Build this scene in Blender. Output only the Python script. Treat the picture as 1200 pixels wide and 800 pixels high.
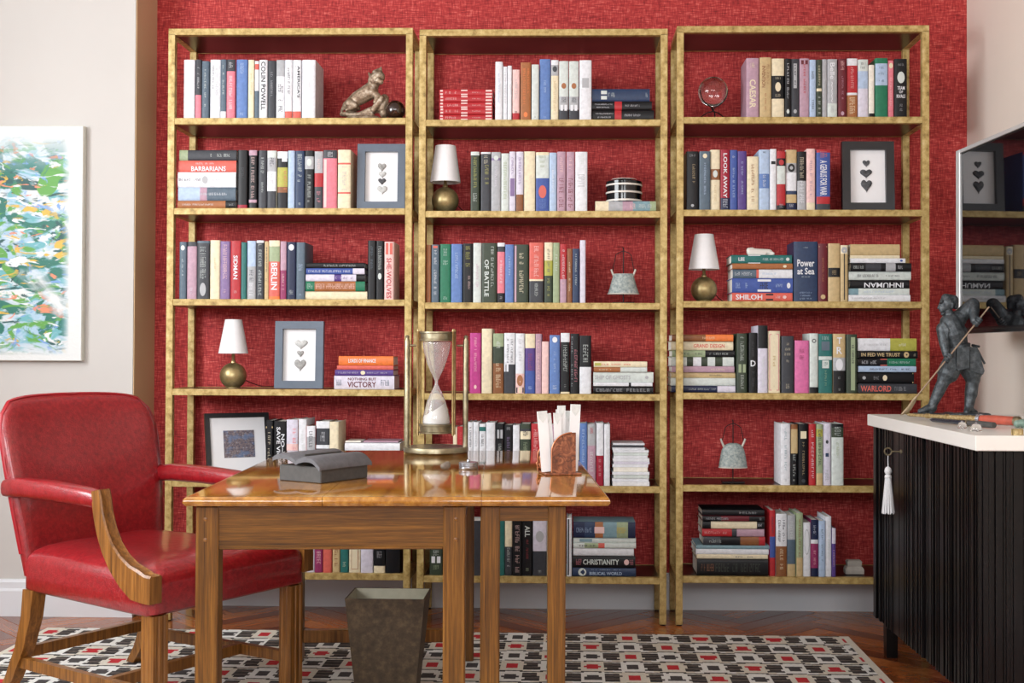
import bpy, math, random
from mathutils import Vector, Matrix, Euler

# ------------------------------------------------------------------ scene, camera, light, exposure
for o in list(bpy.data.objects):
    bpy.data.objects.remove(o)
scene = bpy.context.scene
C = scene.collection
RND = random.Random(7)
PI = math.pi

FPX = 1400.0                      # focal length in pixels of a 1200 x 800 frame
PPX, PPY = 628.0, 395.0           # principal point
CAM = Vector((0, 0, 1.10))
YAW, PITCH, ROLL = math.radians(1.5), math.radians(0.8), math.radians(0.22)
cam_d = bpy.data.cameras.new('camera')
cam = bpy.data.objects.new('camera', cam_d)
C.objects.link(cam)
cam_d.sensor_width = 36.0
cam_d.lens = FPX / 1200.0 * 36.0
cam_d.shift_x = -(PPX - 600) / 1200.0
cam_d.shift_y = (PPY - 400) / 1200.0
CR = Matrix.Rotation(YAW, 3, 'Z') @ Matrix.Rotation(PI / 2 + PITCH, 3, 'X') @ Matrix.Rotation(ROLL, 3, 'Z')
cam.matrix_world = Matrix.Translation(CAM) @ CR.to_4x4()
cam_d.clip_start = 0.05
scene.camera = cam

w = bpy.data.worlds.new('sky'); scene.world = w; w.use_nodes = True
bg = w.node_tree.nodes['Background']
bg.inputs[0].default_value = (0.85, 0.92, 1.0, 1)
bg.inputs[1].default_value = 1.0

def area(name, loc, rot, sx, sy, power, col):
    d = bpy.data.lights.new(name, 'AREA'); d.shape = 'RECTANGLE'; d.size = sx; d.size_y = sy
    d.energy = power; d.color = col
    o = bpy.data.objects.new(name, d); C.objects.link(o); o.location = loc; o.rotation_euler = rot
    return o
# daylight through the window of the left wall and through the two windows behind the camera
area('daylight_left', (-3.12, 2.1, 2.1), (0, -PI / 2, 0), 1.2, 2.5, 140, (0.95, 0.975, 1.0))
area('daylight_rear', (-1.7, -1.92, 2.28), (PI / 2 - .12, 0, 0), 1.4, 0.9, 62, (0.97, 0.985, 1.0))
area('daylight_rear_right', (0.5, -1.92, 2.28), (PI / 2 - .12, 0, 0), 1.4, 0.9, 48, (0.97, 0.985, 1.0))

scene.view_settings.view_transform = 'Standard'
scene.view_settings.look = 'None'
scene.view_settings.gamma = 1.0
scene.view_settings.use_curve_mapping = False
scene.view_settings.exposure = 0.12

def ray(px, py):
    d = Vector(((px - PPX) / FPX, -(py - PPY) / FPX, -1.0))
    return CR @ d
def at(px, py, Y):                # the point at depth Y seen at a pixel: used to measure real sizes
    d = ray(px, py); return CAM + d * ((Y - CAM.y) / d.y)
def atz(px, py, Z):
    d = ray(px, py); return CAM + d * ((Z - CAM.z) / d.z)

# ------------------------------------------------------------------ materials
def lin(c):
    return tuple(((v / 255) / 12.92 if v / 255 <= 0.04045 else ((v / 255 + 0.055) / 1.055) ** 2.4) for v in c)
def rgba(c): return (*lin(c), 1)
MATS = {}
class NT:
    def __init__(s, name):
        s.m = bpy.data.materials.new(name); s.m.use_nodes = True
        s.t = s.m.node_tree; s.n = s.t.nodes; s.b = s.n['Principled BSDF']
    def node(s, typ, **kw):
        n = s.n.new(typ)
        for k, v in kw.items():
            if k.startswith('i_'):
                key = k[2:]; key = int(key) if key.isdigit() else key.replace('_', ' ')
                n.inputs[key].default_value = v
            else: setattr(n, k, v)
        return n
    def link(s, a, b): s.t.links.new(a, b)
    def coords(s, which='Object', scale=(1, 1, 1), rot=(0, 0, 0)):
        tc = s.node('ShaderNodeTexCoord'); mp = s.node('ShaderNodeMapping')
        mp.inputs['Scale'].default_value = scale; mp.inputs['Rotation'].default_value = rot
        s.link(tc.outputs[which], mp.inputs['Vector']); return mp.outputs[0]
    def noise(s, vec, scale, detail=3, rough=0.55):
        n = s.node('ShaderNodeTexNoise'); n.inputs['Scale'].default_value = scale
        n.inputs['Detail'].default_value = detail; n.inputs['Roughness'].default_value = rough
        s.link(vec, n.inputs['Vector']); return n.outputs[0]
    def ramp(s, fac, stops, interp='LINEAR'):
        r = s.node('ShaderNodeValToRGB'); cr = r.color_ramp; cr.interpolation = interp
        while len(cr.elements) < len(stops): cr.elements.new(0.5)
        for e, (p, c) in zip(cr.elements, stops): e.position = p; e.color = c if len(c) == 4 else rgba(c)
        s.link(fac, r.inputs[0]); return r.outputs[0]
    def mix(s, fac, a, b, mode='MIX'):
        n = s.node('ShaderNodeMix', data_type='RGBA', blend_type=mode)
        for k, v in ((0, fac), (6, a), (7, b)):
            if hasattr(v, 'is_output'): s.link(v, n.inputs[k])
            else: n.inputs[k].default_value = v
        return n.outputs[2]
    def math(s, op, a, b=0.0):
        n = s.node('ShaderNodeMath', operation=op)
        for k, v in ((0, a), (1, b)):
            if hasattr(v, 'is_output'): s.link(v, n.inputs[k])
            else: n.inputs[k].default_value = v
        return n.outputs[0]
    def bump(s, h, strength=0.3, dist=0.002):
        n = s.node('ShaderNodeBump'); n.inputs['Strength'].default_value = strength
        n.inputs['Distance'].default_value = dist
        s.link(h, n.inputs['Height']); s.link(n.outputs[0], s.b.inputs['Normal'])
    def base(s, c):
        if hasattr(c, 'is_output'): s.link(c, s.b.inputs['Base Color'])
        else: s.b.inputs['Base Color'].default_value = c
    def set(s, **kw):
        for k, v in kw.items(): s.b.inputs[k.replace('_', ' ')].default_value = v
        return s

def plain(name, c, rough=0.5, metal=0.0, var=0.08, scale=40, **kw):
    """one colour with fine procedural mottling"""
    if name in MATS: return MATS[name]
    t = NT(name); v = t.coords()
    n = t.noise(v, scale, 3)
    lo = tuple(max(0, x * (1 - var)) for x in lin(c)) + (1,)
    hi = tuple(min(1, x * (1 + var)) for x in lin(c)) + (1,)
    t.base(t.ramp(n, [(0.3, lo), (0.7, hi)])); t.set(Roughness=rough, Metallic=metal, **kw)
    MATS[name] = t.m; return t.m
def jacket(c):
    return plain('jacket_%d_%d_%d' % c, c, rough=0.40, var=0.12, scale=55, Specular_IOR_Level=0.3)
def ink(c):
    return plain('ink_%d_%d_%d' % c, c, rough=0.5, var=0.03)

def m_grass():
    t = NT('grasscloth')
    v = t.coords('Object', (1, 1, 1))
    a = t.noise(t.coords('Object', (24, 1, 225)), 1.0, 2, 0.65)
    b = t.noise(t.coords('Object', (225, 1, 26)), 1.0, 2, 0.65)
    big = t.noise(v, 1.6, 3)
    h = t.math('ADD', t.math('MULTIPLY', a, 0.55), t.math('MULTIPLY', b, 0.45))
    col = t.ramp(h, [(0.33, (106, 16, 18)), (0.45, (160, 37, 38)), (0.55, (190, 60, 57)), (0.67, (222, 116, 106))])
    col = t.mix(t.math('MULTIPLY', big, 0.16), col, rgba((150, 30, 36)))
    t.base(col); t.set(Roughness=0.75); t.bump(h, 0.5, 0.002); return t.m
def m_wood(name, dark, mid, light, rough, sx=2.0, sy=26, coat=0.0, rot=(0, 0, 0), rnd=None, axis=0):
    t = NT(name)
    sc = [sy, sy, sy]; sc[axis] = sx
    v = t.coords('Object', tuple(sc), rot)
    n = t.noise(v, 1.0, 5, 0.62)
    n2 = t.noise(t.coords('Object', tuple(x * 4 for x in sc)), 1.0, 3, 0.6)
    f = t.math('ADD', t.math('MULTIPLY', n, 0.75), t.math('MULTIPLY', n2, 0.25))
    col = t.ramp(f, [(0.30, dark), (0.5, mid), (0.70, light)])
    if rnd:
        if rnd == 'island':
            g = t.node('ShaderNodeNewGeometry'); r = g.outputs['Random Per Island']
        else:
            g = t.node('ShaderNodeObjectInfo'); r = g.outputs['Random']
        tint = t.ramp(r, [(0.0, (150, 118, 104)), (0.5, (208, 192, 180)), (1.0, (255, 246, 230))])
        col = t.mix(1.0, col, tint, 'MULTIPLY')
    t.base(col); t.set(Roughness=rough, Coat_Weight=coat, Coat_Roughness=0.06); t.bump(f, 0.12, 0.001)
    return t.m
def m_gold():
    t = NT('gold_leaf'); v = t.coords()
    n = t.noise(v, 34, 5, 0.65); n2 = t.noise(v, 5, 2)
    col = t.ramp(n, [(0.30, (116, 92, 42)), (0.44, (172, 145, 84)), (0.58, (198, 173, 112)), (0.75, (218, 200, 152))])
    col = t.mix(t.math('MULTIPLY', n2, 0.25), col, rgba((146, 124, 78)))
    t.base(col); t.set(Roughness=0.48, Metallic=0.2); t.bump(n, 0.15, 0.001); return t.m
def m_leather():
    t = NT('red_leather'); v = t.coords()
    n = t.noise(v, 60, 6, 0.75); g = t.node('ShaderNodeTexVoronoi'); g.inputs['Scale'].default_value = 170
    g.feature = 'DISTANCE_TO_EDGE'
    t.link(v, g.inputs['Vector'])
    n2 = t.noise(v, 60, 4, 0.7)
    col = t.ramp(n, [(0.3, (108, 10, 18)), (0.5, (142, 20, 28)), (0.7, (172, 38, 44))])
    col = t.mix(t.math('MULTIPLY', n2, 0.35), col, rgba((120, 8, 20)))
    t.base(col); t.set(Roughness=0.30, Coat_Weight=0.6, Coat_Roughness=0.14)
    n3 = t.noise(v, 26, 3, 0.6)
    h = t.math('ADD', t.math('ADD', t.math('MULTIPLY', g.outputs['Distance'], 0.9), t.math('MULTIPLY', n2, 0.9)), t.math('MULTIPLY', n3, 1.6))
    t.bump(h, 0.5, 0.002); return t.m
def m_bronze(name, a, b, c, metal=0.6, rough=0.45, scale=30, bs=0.4):
    t = NT(name); v = t.coords(); n = t.noise(v, scale, 5, 0.65); n2 = t.noise(v, scale * 5, 3, 0.7)
    t.base(t.ramp(n, [(0.3, a), (0.52, b), (0.72, c)])); t.set(Roughness=rough, Metallic=metal)
    t.bump(n2, bs, 0.0015); return t.m
def m_glass(name, col=(1, 1, 1, 1), rough=0.0, ior=1.45):
    t = NT(name); t.set(Transmission_Weight=1.0, Roughness=rough, IOR=ior); t.base(col); return t.m
def m_painting():
    t = NT('abstract_painting')
    tc = t.node('ShaderNodeTexCoord'); g = tc.outputs['Generated']
    mp = t.node('ShaderNodeMapping'); mp.inputs['Scale'].default_value = (3.4, 1, 5.2); t.link(g, mp.inputs['Vector'])
    def nz(scale, off, detail=5, dist=1.2, sc=(1, 1, 1)):
        m2 = t.node('ShaderNodeMapping'); m2.inputs['Location'].default_value = (off, off * 2, off * 3)
        m2.inputs['Scale'].default_value = sc
        t.link(mp.outputs[0], m2.inputs['Vector'])
        n = t.node('ShaderNodeTexNoise'); n.inputs['Scale'].default_value = scale; n.inputs['Detail'].default_value = detail
        n.inputs['Distortion'].default_value = dist; t.link(m2.outputs[0], n.inputs['Vector']); return n.outputs[0]
    W = rgba((212, 215, 214)); col = W
    sep = t.node('ShaderNodeSeparateXYZ'); t.link(g, sep.inputs[0])
    # where paint lies on the white ground: the right border and the top stay white
    mx = t.ramp(sep.outputs[0], [(0.915, (255, 255, 255)), (0.95, (0, 0, 0))])
    mz = t.ramp(sep.outputs[2], [(0.02, (0, 0, 0)), (0.07, (255, 255, 255)), (0.80, (255, 255, 255)), (0.97, (0, 0, 0))])
    mask = t.math('MULTIPLY', t.math('MULTIPLY', mx, mz), t.ramp(nz(0.9, 51.0, 4, 0.8), [(0.30, (0, 0, 0)), (0.44, (255, 255, 255))]))
    for scl, off, colr, lo, hi, sc in ((1.3, 0.0, (158, 188, 208), .40, .50, (1, 1, 1)), (1.7, 3.1, (98, 164, 172), .52, .58, (1, 1, 1.3)),
        (1.5, 7.7, (14, 104, 88), .49, .54, (1, 1, 1.2)), (2.0, 12.3, (8, 74, 72), .55, .60, (1, 1, 1.4)),
        (2.1, 17.9, (84, 150, 58), .54, .59, (1, 1, 1)), (2.0, 23.3, (204, 168, 60), .61, .65, (1, 1, 1.6)),
        (2.2, 29.9, (214, 130, 96), .63, .67, (1, 1, 1.5)), (2.6, 35.1, (110, 150, 205), .62, .66, (1, 1, 1.2)), (2.3, 41.7, (212, 218, 222), .59, .63, (1, 1, 1.8))):
        f = t.ramp(nz(scl, off, 6, 1.6, sc), [(lo, (0, 0, 0)), (hi, (255, 255, 255))])
        col = t.mix(t.math('MULTIPLY', f, mask), col, rgba(colr))
    t.base(col); t.set(Roughness=0.5); t.bump(nz(9, 2, 6), 0.5, 0.003); return t.m
def m_crowd():
    t = NT('photo_print'); v = t.coords('Generated', (6, 1, 7))
    n = t.noise(v, 2.2, 6, 0.75); n2 = t.noise(v, 0.5, 2)
    col = t.ramp(n, [(0.3, (38, 36, 48)), (0.45, (92, 88, 104)), (0.55, (128, 110, 104)), (0.64, (150, 164, 188)), (0.75, (210, 206, 208))])
    col = t.mix(t.ramp(n2, [(0.5, (0, 0, 0)), (0.62, (190, 190, 190))]), col, rgba((96, 128, 170)))
    t.base(col); t.set(Roughness=0.2); return t.m
def m_burl():
    t = NT('burl_wood'); v = t.coords(); 
    n = t.node('ShaderNodeTexNoise'); n.inputs['Scale'].default_value = 38; n.inputs['Detail'].default_value = 6
    n.inputs['Distortion'].default_value = 2.5; t.link(v, n.inputs['Vector'])
    t.base(t.ramp(n.outputs[0], [(0.32, (74, 36, 22)), (0.5, (128, 70, 42)), (0.68, (178, 112, 76))]))
    t.set(Roughness=0.3, Coat_Weight=0.3); return t.m

M = {}
M['grass'] = m_grass()
M['cream_wall'] = plain('cream_paint', (194, 191, 187), 0.85, var=0.015, scale=3)
M['tan_wall'] = plain('tan_paint', (206, 180, 142), 0.85, var=0.02, scale=3)
M['right_wall'] = plain('warm_white_paint', (226, 214, 202), 0.8, var=0.015, scale=3)
M['ceiling'] = plain('ceiling_paint', (238, 236, 232), 0.9, var=0.01, scale=2)
M['trim'] = plain('trim_paint', (214, 216, 220), 0.4, var=0.015, scale=6)
M['gold'] = m_gold()
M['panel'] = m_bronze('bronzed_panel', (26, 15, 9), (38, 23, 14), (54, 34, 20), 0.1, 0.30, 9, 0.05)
M['table'] = m_wood('honey_wood', (54, 33, 7), (96, 60, 14), (138, 92, 30), 0.36, 3.0, 110)
M['table_leg'] = m_wood('honey_leg_wood', (60, 35, 8), (102, 64, 16), (142, 95, 34), 0.36, 3.0, 130, axis=2)
M['table_top'] = m_wood('polished_top_wood', (112, 68, 16), (158, 104, 34), (194, 142, 62), 0.10, 14, 1.6, coat=0.6, axis=1)
M['table_top'].node_tree.nodes['Mapping'].inputs['Scale'].default_value = (46, 2.4, 46)
M['chair_wood'] = m_wood('chair_wood', (72, 43, 14), (122, 77, 30), (160, 108, 50), 0.34, 3, 110, axis=2)
M['floor1'] = m_wood('parquet', (134, 74, 36), (182, 108, 56), (214, 146, 84), 0.26, 5, 90, coat=0.2, rnd='object')
M['floor2'] = m_wood('parquet_field', (134, 74, 36), (182, 108, 56), (214, 146, 84), 0.26, 6, 6, coat=0.2, rnd='island')
M['leather'] = m_leather()
M['piping'] = plain('leather_piping', (150, 18, 30), 0.3, var=0.1, scale=30)
M['ebony'] = m_wood('ebonised_wood', (4, 3, 4), (9, 7, 8), (20, 16, 18), 0.30, 2, 40, axis=2)
M['ebony'].node_tree.nodes['Principled BSDF'].inputs['Specular IOR Level'].default_value = 0.28
M['stone_top'] = plain('white_lacquer', (232, 230, 224), 0.25, var=0.02, scale=5)
M['brass'] = m_bronze('aged_brass', (104, 95, 74), (148, 138, 112), (184, 175, 150), 0.8, 0.34, 16, 0.1)
M['brass_light'] = m_bronze('bright_brass', (150, 128, 84), (190, 168, 120), (214, 196, 152), 0.8, 0.28, 22, 0.1)
M['brass_ball'] = m_bronze('bronze_ball', (122, 108, 74), (168, 150, 106), (202, 186, 142), 0.7, 0.36, 14, 0.15)
M['shade'] = plain('linen_shade', (236, 236, 238), 0.8, var=0.02, scale=60)
M['statue'] = m_bronze('dark_patinated_bronze', (42, 46, 50), (72, 78, 82), (104, 110, 114), 0.45, 0.42, 60, 0.6)
M['shaft'] = plain('spear_shaft', (150, 126, 104), 0.4, var=0.15, scale=60)
M['blade'] = plain('spear_blade', (132, 116, 92), 0.35, metal=0.6, var=0.2, scale=60)
M['beast'] = m_bronze('gilded_bronze', (84, 58, 40), (158, 138, 116), (206, 196, 180), 0.4, 0.42, 45, 0.7)
M['darkball'] = plain('dark_horn', (44, 26, 20), 0.12, var=0.3, scale=12, Coat_Weight=0.5)
M['slate_frame'] = plain('slate_blue_frame', (84, 96, 112), 0.35, var=0.08, scale=20)
M['black_frame'] = plain('black_frame', (26, 27, 32), 0.3, var=0.1, scale=20)
M['mat'] = plain('white_mat_board', (234, 234, 236), 0.8, var=0.01)
M['pebble1'] = m_bronze('pale_pebble', (166, 168, 166), (190, 192, 190), (210, 210, 208), 0, 0.7, 60, 0.3)
M['pebble2'] = m_bronze('grey_pebble', (136, 137, 135), (160, 160, 158), (182, 182, 180), 0, 0.7, 60, 0.3)
M['pebble3'] = m_bronze('dark_pebble', (58, 60, 64), (80, 82, 86), (104, 106, 110), 0, 0.7, 60, 0.3)
M['iron'] = plain('black_iron', (30, 22, 22), 0.45, metal=0.4, var=0.2)
M['patina'] = m_bronze('verdigris_bronze', (112, 126, 126), (158, 168, 166), (198, 200, 192), 0.2, 0.6, 90, 0.8)
M['rim'] = plain('pale_bronze_rim', (196, 188, 178), 0.5, var=0.1)
M['basket'] = m_bronze('bronze_tole', (50, 40, 28), (70, 56, 40), (92, 76, 56), 0.35, 0.5, 40, 0.3)
M['basket_in'] = plain('grey_lining', (176, 172, 152), 0.6, var=0.06)
M['slate_leather'] = plain('grey_leather', (92, 92, 96), 0.6, var=0.14, scale=70)
M['slate_leather2'] = plain('dark_grey_leather', (70, 68, 66), 0.6, var=0.14, scale=70)
M['burl'] = m_burl()
M['copper'] = plain('copper_edge', (186, 116, 78), 0.35, metal=0.4, var=0.1)
M['paper'] = plain('book_paper', (238, 235, 226), 0.8, var=0.04, scale=90)
M['white_paper'] = plain('white_paper', (236, 237, 238), 0.7, var=0.02, scale=30)
M['tv_screen'] = NT('tv_screen').set(Roughness=0.03, IOR=1.9).m
M['tv_screen'].node_tree.nodes['Principled BSDF'].inputs['Base Color'].default_value = (0.004, 0.004, 0.005, 1)
M['tv_black'] = plain('tv_black', (16, 16, 18), 0.25, var=0.1)
M['tv_silver'] = plain('tv_silver', (206, 206, 206), 0.25, metal=0.3, var=0.03)
M['glass'] = m_glass('clear_glass')
M['thin_glass'] = m_glass('hourglass_glass', ior=1.3)
M['thin_glass'].node_tree.nodes['Principled BSDF'].inputs['Transmission Weight'].default_value = 0.86
M['sand'] = plain('white_sand', (240, 238, 234), 0.9, var=0.03, scale=300)
M['painting'] = m_painting()
M['canvas'] = plain('canvas_edge', (208, 208, 198), 0.7, var=0.05)
M['crowd'] = m_crowd()
M['tassel'] = plain('pale_silk', (206, 206, 208), 0.6, var=0.08, scale=200)
M['steel'] = plain('pewter', (168, 170, 176), 0.25, metal=0.85, var=0.1)
M['stone'] = plain('field_stone', (120, 108, 96), 0.7, var=0.3, scale=60)
M['coral'] = plain('coral_handle', (178, 84, 66), 0.35, var=0.2, scale=40)
M['jade'] = plain('grey_green_stone', (116, 140, 128), 0.35, var=0.2, scale=50)
M['ivory'] = m_bronze('carved_scabbard', (120, 96, 58), (172, 146, 98), (206, 190, 152), 0.3, 0.4, 120, 0.6)
M['navy_lacquer'] = plain('dark_lacquer', (34, 38, 50), 0.2, var=0.1)
M['black_lacquer'] = plain('black_lacquer', (14, 15, 20), 0.08, var=0.1)
M['white_band'] = plain('ivory_band', (222, 216, 208), 0.3, var=0.03)
M['outside'] = plain('window_frame_paint', (230, 230, 228), 0.5, var=0.02)
M['rug_cream'] = plain('rug_cream_wool', (214, 208, 194), 0.95, var=0.10, scale=160)
M['rug_white'] = plain('rug_white_wool', (226, 226, 222), 0.95, var=0.08, scale=160)
M['rug_red'] = plain('rug_red_wool', (186, 34, 44), 0.95, var=0.16, scale=160)
M['rug_grey'] = plain('rug_charcoal_wool', (66, 62, 62), 0.95, var=0.25, scale=160)
M['rug_dark'] = plain('rug_black_brown_wool', (44, 36, 34), 0.95, var=0.25, scale=160)
M['rug_taupe'] = plain('rug_taupe_wool', (104, 94, 86), 0.95, var=0.2, scale=160)

# ------------------------------------------------------------------ mesh helpers
class MB:
    def __init__(s): s.v = []; s.f = []; s.mi = []; s.cur = 0
    def add(s, vs, fs, mi=None):
        o = len(s.v); s.v += [tuple(p) for p in vs]
        for f in fs: s.f.append([i + o for i in f]); s.mi.append(s.cur if mi is None else mi)
    def box(s, x0, x1, y0, y1, z0, z1, mi=None, b=0.0):
        if b <= 0:
            vs = [(x, y, z) for z in (z0, z1) for y in (y0, y1) for x in (x0, x1)]
            s.add(vs, [(0, 2, 3, 1), (4, 5, 7, 6), (0, 1, 5, 4), (2, 6, 7, 3), (0, 4, 6, 2), (1, 3, 7, 5)], mi)
        else:
            b = min(b, (x1 - x0) * .49, (y1 - y0) * .49, (z1 - z0) * .49)
            rings = []
            for (z, i) in ((z0, b), (z0 + b, 0), (z1 - b, 0), (z1, b)):
                rings.append([(x0 + i + (b if not i else 0), y0 + i, z), (x1 - i - (b if not i else 0), y0 + i, z),
                              (x1 - i, y0 + i + (b if not i else 0), z), (x1 - i, y1 - i - (b if not i else 0), z),
                              (x1 - i - (b if not i else 0), y1 - i, z), (x0 + i + (b if not i else 0), y1 - i, z),
                              (x0 + i, y1 - i - (b if not i else 0), z), (x0 + i, y0 + i + (b if not i else 0), z)])
            s.loft(rings, True, True, mi)
        return s
    def loft(s, rings, cap0=True, cap1=True, mi=None, closed=True):
        n = len(rings[0]); vs = [p for r in rings for p in r]; fs = []
        for k in range(len(rings) - 1):
            for i in range(n if closed else n - 1):
                j = (i + 1) % n
                fs.append((k * n + i, k * n + j, (k + 1) * n + j, (k + 1) * n + i))
        if cap0: fs.append(tuple(reversed(range(n))))
        if cap1: fs.append(tuple(range((len(rings) - 1) * n, len(rings) * n)))
        s.add(vs, fs, mi); return s
    def lathe(s, prof, cx=0, cy=0, seg=20, mi=None, cap0=True, cap1=True, sx=1, sy=1):
        rings = [[(cx + r * sx * math.cos(2 * PI * i / seg), cy + r * sy * math.sin(2 * PI * i / seg), z) for i in range(seg)] for r, z in prof]
        return s.loft(rings, cap0, cap1, mi)
    def tube(s, pts, rad, seg=8, mi=None, flat=None):
        pts = [Vector(p) for p in pts]; rings = []
        if not hasattr(rad, '__len__'): rad = [rad] * len(pts)
        prev = None
        for i, p in enumerate(pts):
            d = (pts[min(i + 1, len(pts) - 1)] - pts[max(i - 1, 0)]).normalized()
            up = prev if prev else (Vector((0, 0, 1)) if abs(d.z) < .9 else Vector((0, 1, 0)))
            a = d.cross(up).normalized(); b2 = a.cross(d).normalized(); prev = b2
            r = rad[i]; ra, rb = (r if hasattr(r, '__len__') else (r, r))
            rings.append([tuple(p + a * ra * math.cos(2 * PI * k / seg) + b2 * rb * math.sin(2 * PI * k / seg)) for k in range(seg)])
        return s.loft(rings, True, True, mi)
    def bar(s, p0, p1, wa, wb, up=(0, 0, 1), mi=None, w2=None):
        p0 = Vector(p0); p1 = Vector(p1); d = (p1 - p0).normalized(); up = Vector(up)
        a = d.cross(up).normalized(); b = a.cross(d).normalized()
        r = []
        for p, (u, v) in ((p0, (wa, wb)), (p1, w2 or (wa, wb))):
            r.append([tuple(p + a * sx * u / 2 + b * sy * v / 2) for sx, sy in ((-1, -1), (1, -1), (1, 1), (-1, 1))])
        return s.loft(r, True, True, mi)
    def prism(s, poly, y0, y1, mi=None):       # polygon in XZ, extruded along Y
        return s.loft([[(x, y0, z) for x, z in poly], [(x, y1, z) for x, z in poly]], True, True, mi)
    def sphere(s, c, r, seg=16, rings=10, sc=(1, 1, 1), mi=None):
        R = []
        for k in range(1, rings):
            a = -PI / 2 + PI * k / rings
            R.append([(c[0] + sc[0] * r * math.cos(a) * math.cos(2 * PI * i / seg), c[1] + sc[1] * r * math.cos(a) * math.sin(2 * PI * i / seg), c[2] + sc[2] * r * math.sin(a)) for i in range(seg)])
        o = len(s.v); s.loft(R, False, False, mi)
        b = len(s.v); s.v += [(c[0], c[1], c[2] - sc[2] * r), (c[0], c[1], c[2] + sc[2] * r)]
        last = o + (rings - 2) * seg
        for i in range(seg):
            j = (i + 1) % seg
            s.f.append([b, o + j, o + i]); s.f.append([b + 1, last + i, last + j]); s.mi += [s.cur if mi is None else mi] * 2
        return s
    def capsule(s, a, b, ra, rb, seg=12):
        a = Vector(a); b = Vector(b); d = (b - a); L = d.length; d = d.normalized() if L > 1e-9 else Vector((0, 0, 1))
        up = Vector((0, 0, 1)) if abs(d.z) < .9 else Vector((0, 1, 0))
        u = d.cross(up).normalized(); v = u.cross(d)
        rr = []
        for k in range(1, 5):
            t = -PI / 2 + PI / 2 * k / 4; rr.append((a + d * ra * math.sin(t), ra * math.cos(t)))
        for k in range(0, 4):
            t = PI / 2 * k / 4; rr.append((b + d * rb * math.sin(t), rb * math.cos(t)))
        return s.loft([[tuple(p + u * r * math.cos(2 * PI * i / seg) + v * r * math.sin(2 * PI * i / seg)) for i in range(seg)] for p, r in rr])
    def mesh(s, name, mats, smooth=None):
        me = bpy.data.meshes.new(name); me.from_pydata(s.v, [], s.f)
        if not isinstance(mats, (list, tuple)): mats = [mats]
        for m in mats: me.materials.append(m)
        if len(mats) > 1: me.polygons.foreach_set('material_index', s.mi)
        me.validate(); me.update()
        import bmesh
        bm = bmesh.new(); bm.from_mesh(me); bmesh.ops.recalc_face_normals(bm, faces=bm.faces); bm.to_mesh(me); bm.free()
        if smooth:
            me.shade_smooth(); me.set_sharp_from_angle(angle=math.radians(smooth))
        return me
    def build(s, name, mats, parent=None, smooth=None, loc=None, rot=None):
        o = bpy.data.objects.new(name, s.mesh(name, mats, smooth)); C.objects.link(o)
        if parent: o.parent = parent
        if loc is not None: o.location = loc
        if rot is not None: o.rotation_euler = rot
        return o

def empty(name, loc=(0, 0, 0), rz=0, rot=None):
    o = bpy.data.objects.new(name, None); C.objects.link(o); o.location = loc
    o.rotation_euler = rot if rot else (0, 0, rz); o.empty_display_size = 0.05
    return o
def tag(o, label=None, cat=None, group=None, kind=None):
    if label: o['label'] = label
    if cat: o['category'] = cat
    if group: o['group'] = group
    if kind: o['kind'] = kind
    return o
def copy_tree(o, parent=None):
    c = o.copy(); C.objects.link(c); c.parent = parent
    for ch in list(o.children): copy_tree(ch, c)
    return c
def baked(mb, name, mat, parent, voxel, smooth_it=2, loc=None):
    """union of overlapping solids grown into one continuous skin"""
    tmp = bpy.data.objects.new('tmp', mb.mesh('tmp', mat)); C.objects.link(tmp)
    r = tmp.modifiers.new('r', 'REMESH'); r.mode = 'VOXEL'; r.voxel_size = voxel
    if smooth_it:
        q = tmp.modifiers.new('s', 'SMOOTH'); q.factor = 0.5; q.iterations = smooth_it
    dg = bpy.context.evaluated_depsgraph_get()
    me = bpy.data.meshes.new_from_object(tmp.evaluated_get(dg)); me.name = name
    bpy.data.objects.remove(tmp)
    if not me.materials: me.materials.append(mat)
    me.shade_smooth()
    o = bpy.data.objects.new(name, me); C.objects.link(o); o.parent = parent
    if loc is not None: o.location = loc
    return o
# ------------------------------------------------------------------ the room
YW = 5.20          # red wall
YP = 4.95          # face of the pier on the left
XP = -1.815        # where the pier ends
XR = 1.725         # right wall
XL, YB, ZC = -3.2, -2.05, 2.95
def struct(mb, name, mat, smooth=None):
    return tag(mb.build(name, mat, None, smooth), kind='structure')
struct(MB().box(XP - .02, XR + .12, YW, YW + .12, 0, ZC), 'wall_back', M['grass'])
struct(MB().box(XL, XP, YP, YW + .12, 0, ZC), 'wall_left_pier', M['cream_wall'])
struct(MB().box(XP, XP + .004, YP + .004, YW, 0, ZC), 'trim_1', M['tan_wall'])
struct(MB().box(XR, XR + .12, YB, YW, 0, ZC), 'wall_right', M['right_wall'])
struct(MB().box(XL - .1, XR + .12, YB - .12, YW + .12, ZC, ZC + .1), 'ceiling', M['ceiling'])
wl = MB()                                         # left wall with a tall window
wl.box(XL - .1, XL, YB, 0.8, 0, ZC); wl.box(XL - .1, XL, 3.4, YP, 0, ZC)
wl.box(XL - .1, XL, 0.8, 3.4, 0, 0.6); wl.box(XL - .1, XL, 0.8, 3.4, 2.7, ZC)
struct(wl, 'wall_left', M['cream_wall'])
wr = MB()                                         # wall behind the camera with two windows
for a, b in ((XL, -2.45), (-.95, -.25), (1.25, XR)): wr.box(a, b, YB - .1, YB, 0, ZC)
for a, b in ((-2.45, -.95), (-.25, 1.25)):
    wr.box(a, b, YB - .1, YB, 0, 0.65); wr.box(a, b, YB - .1, YB, 2.75, ZC)
struct(wr, 'wall_rear', M['cream_wall'])
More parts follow.
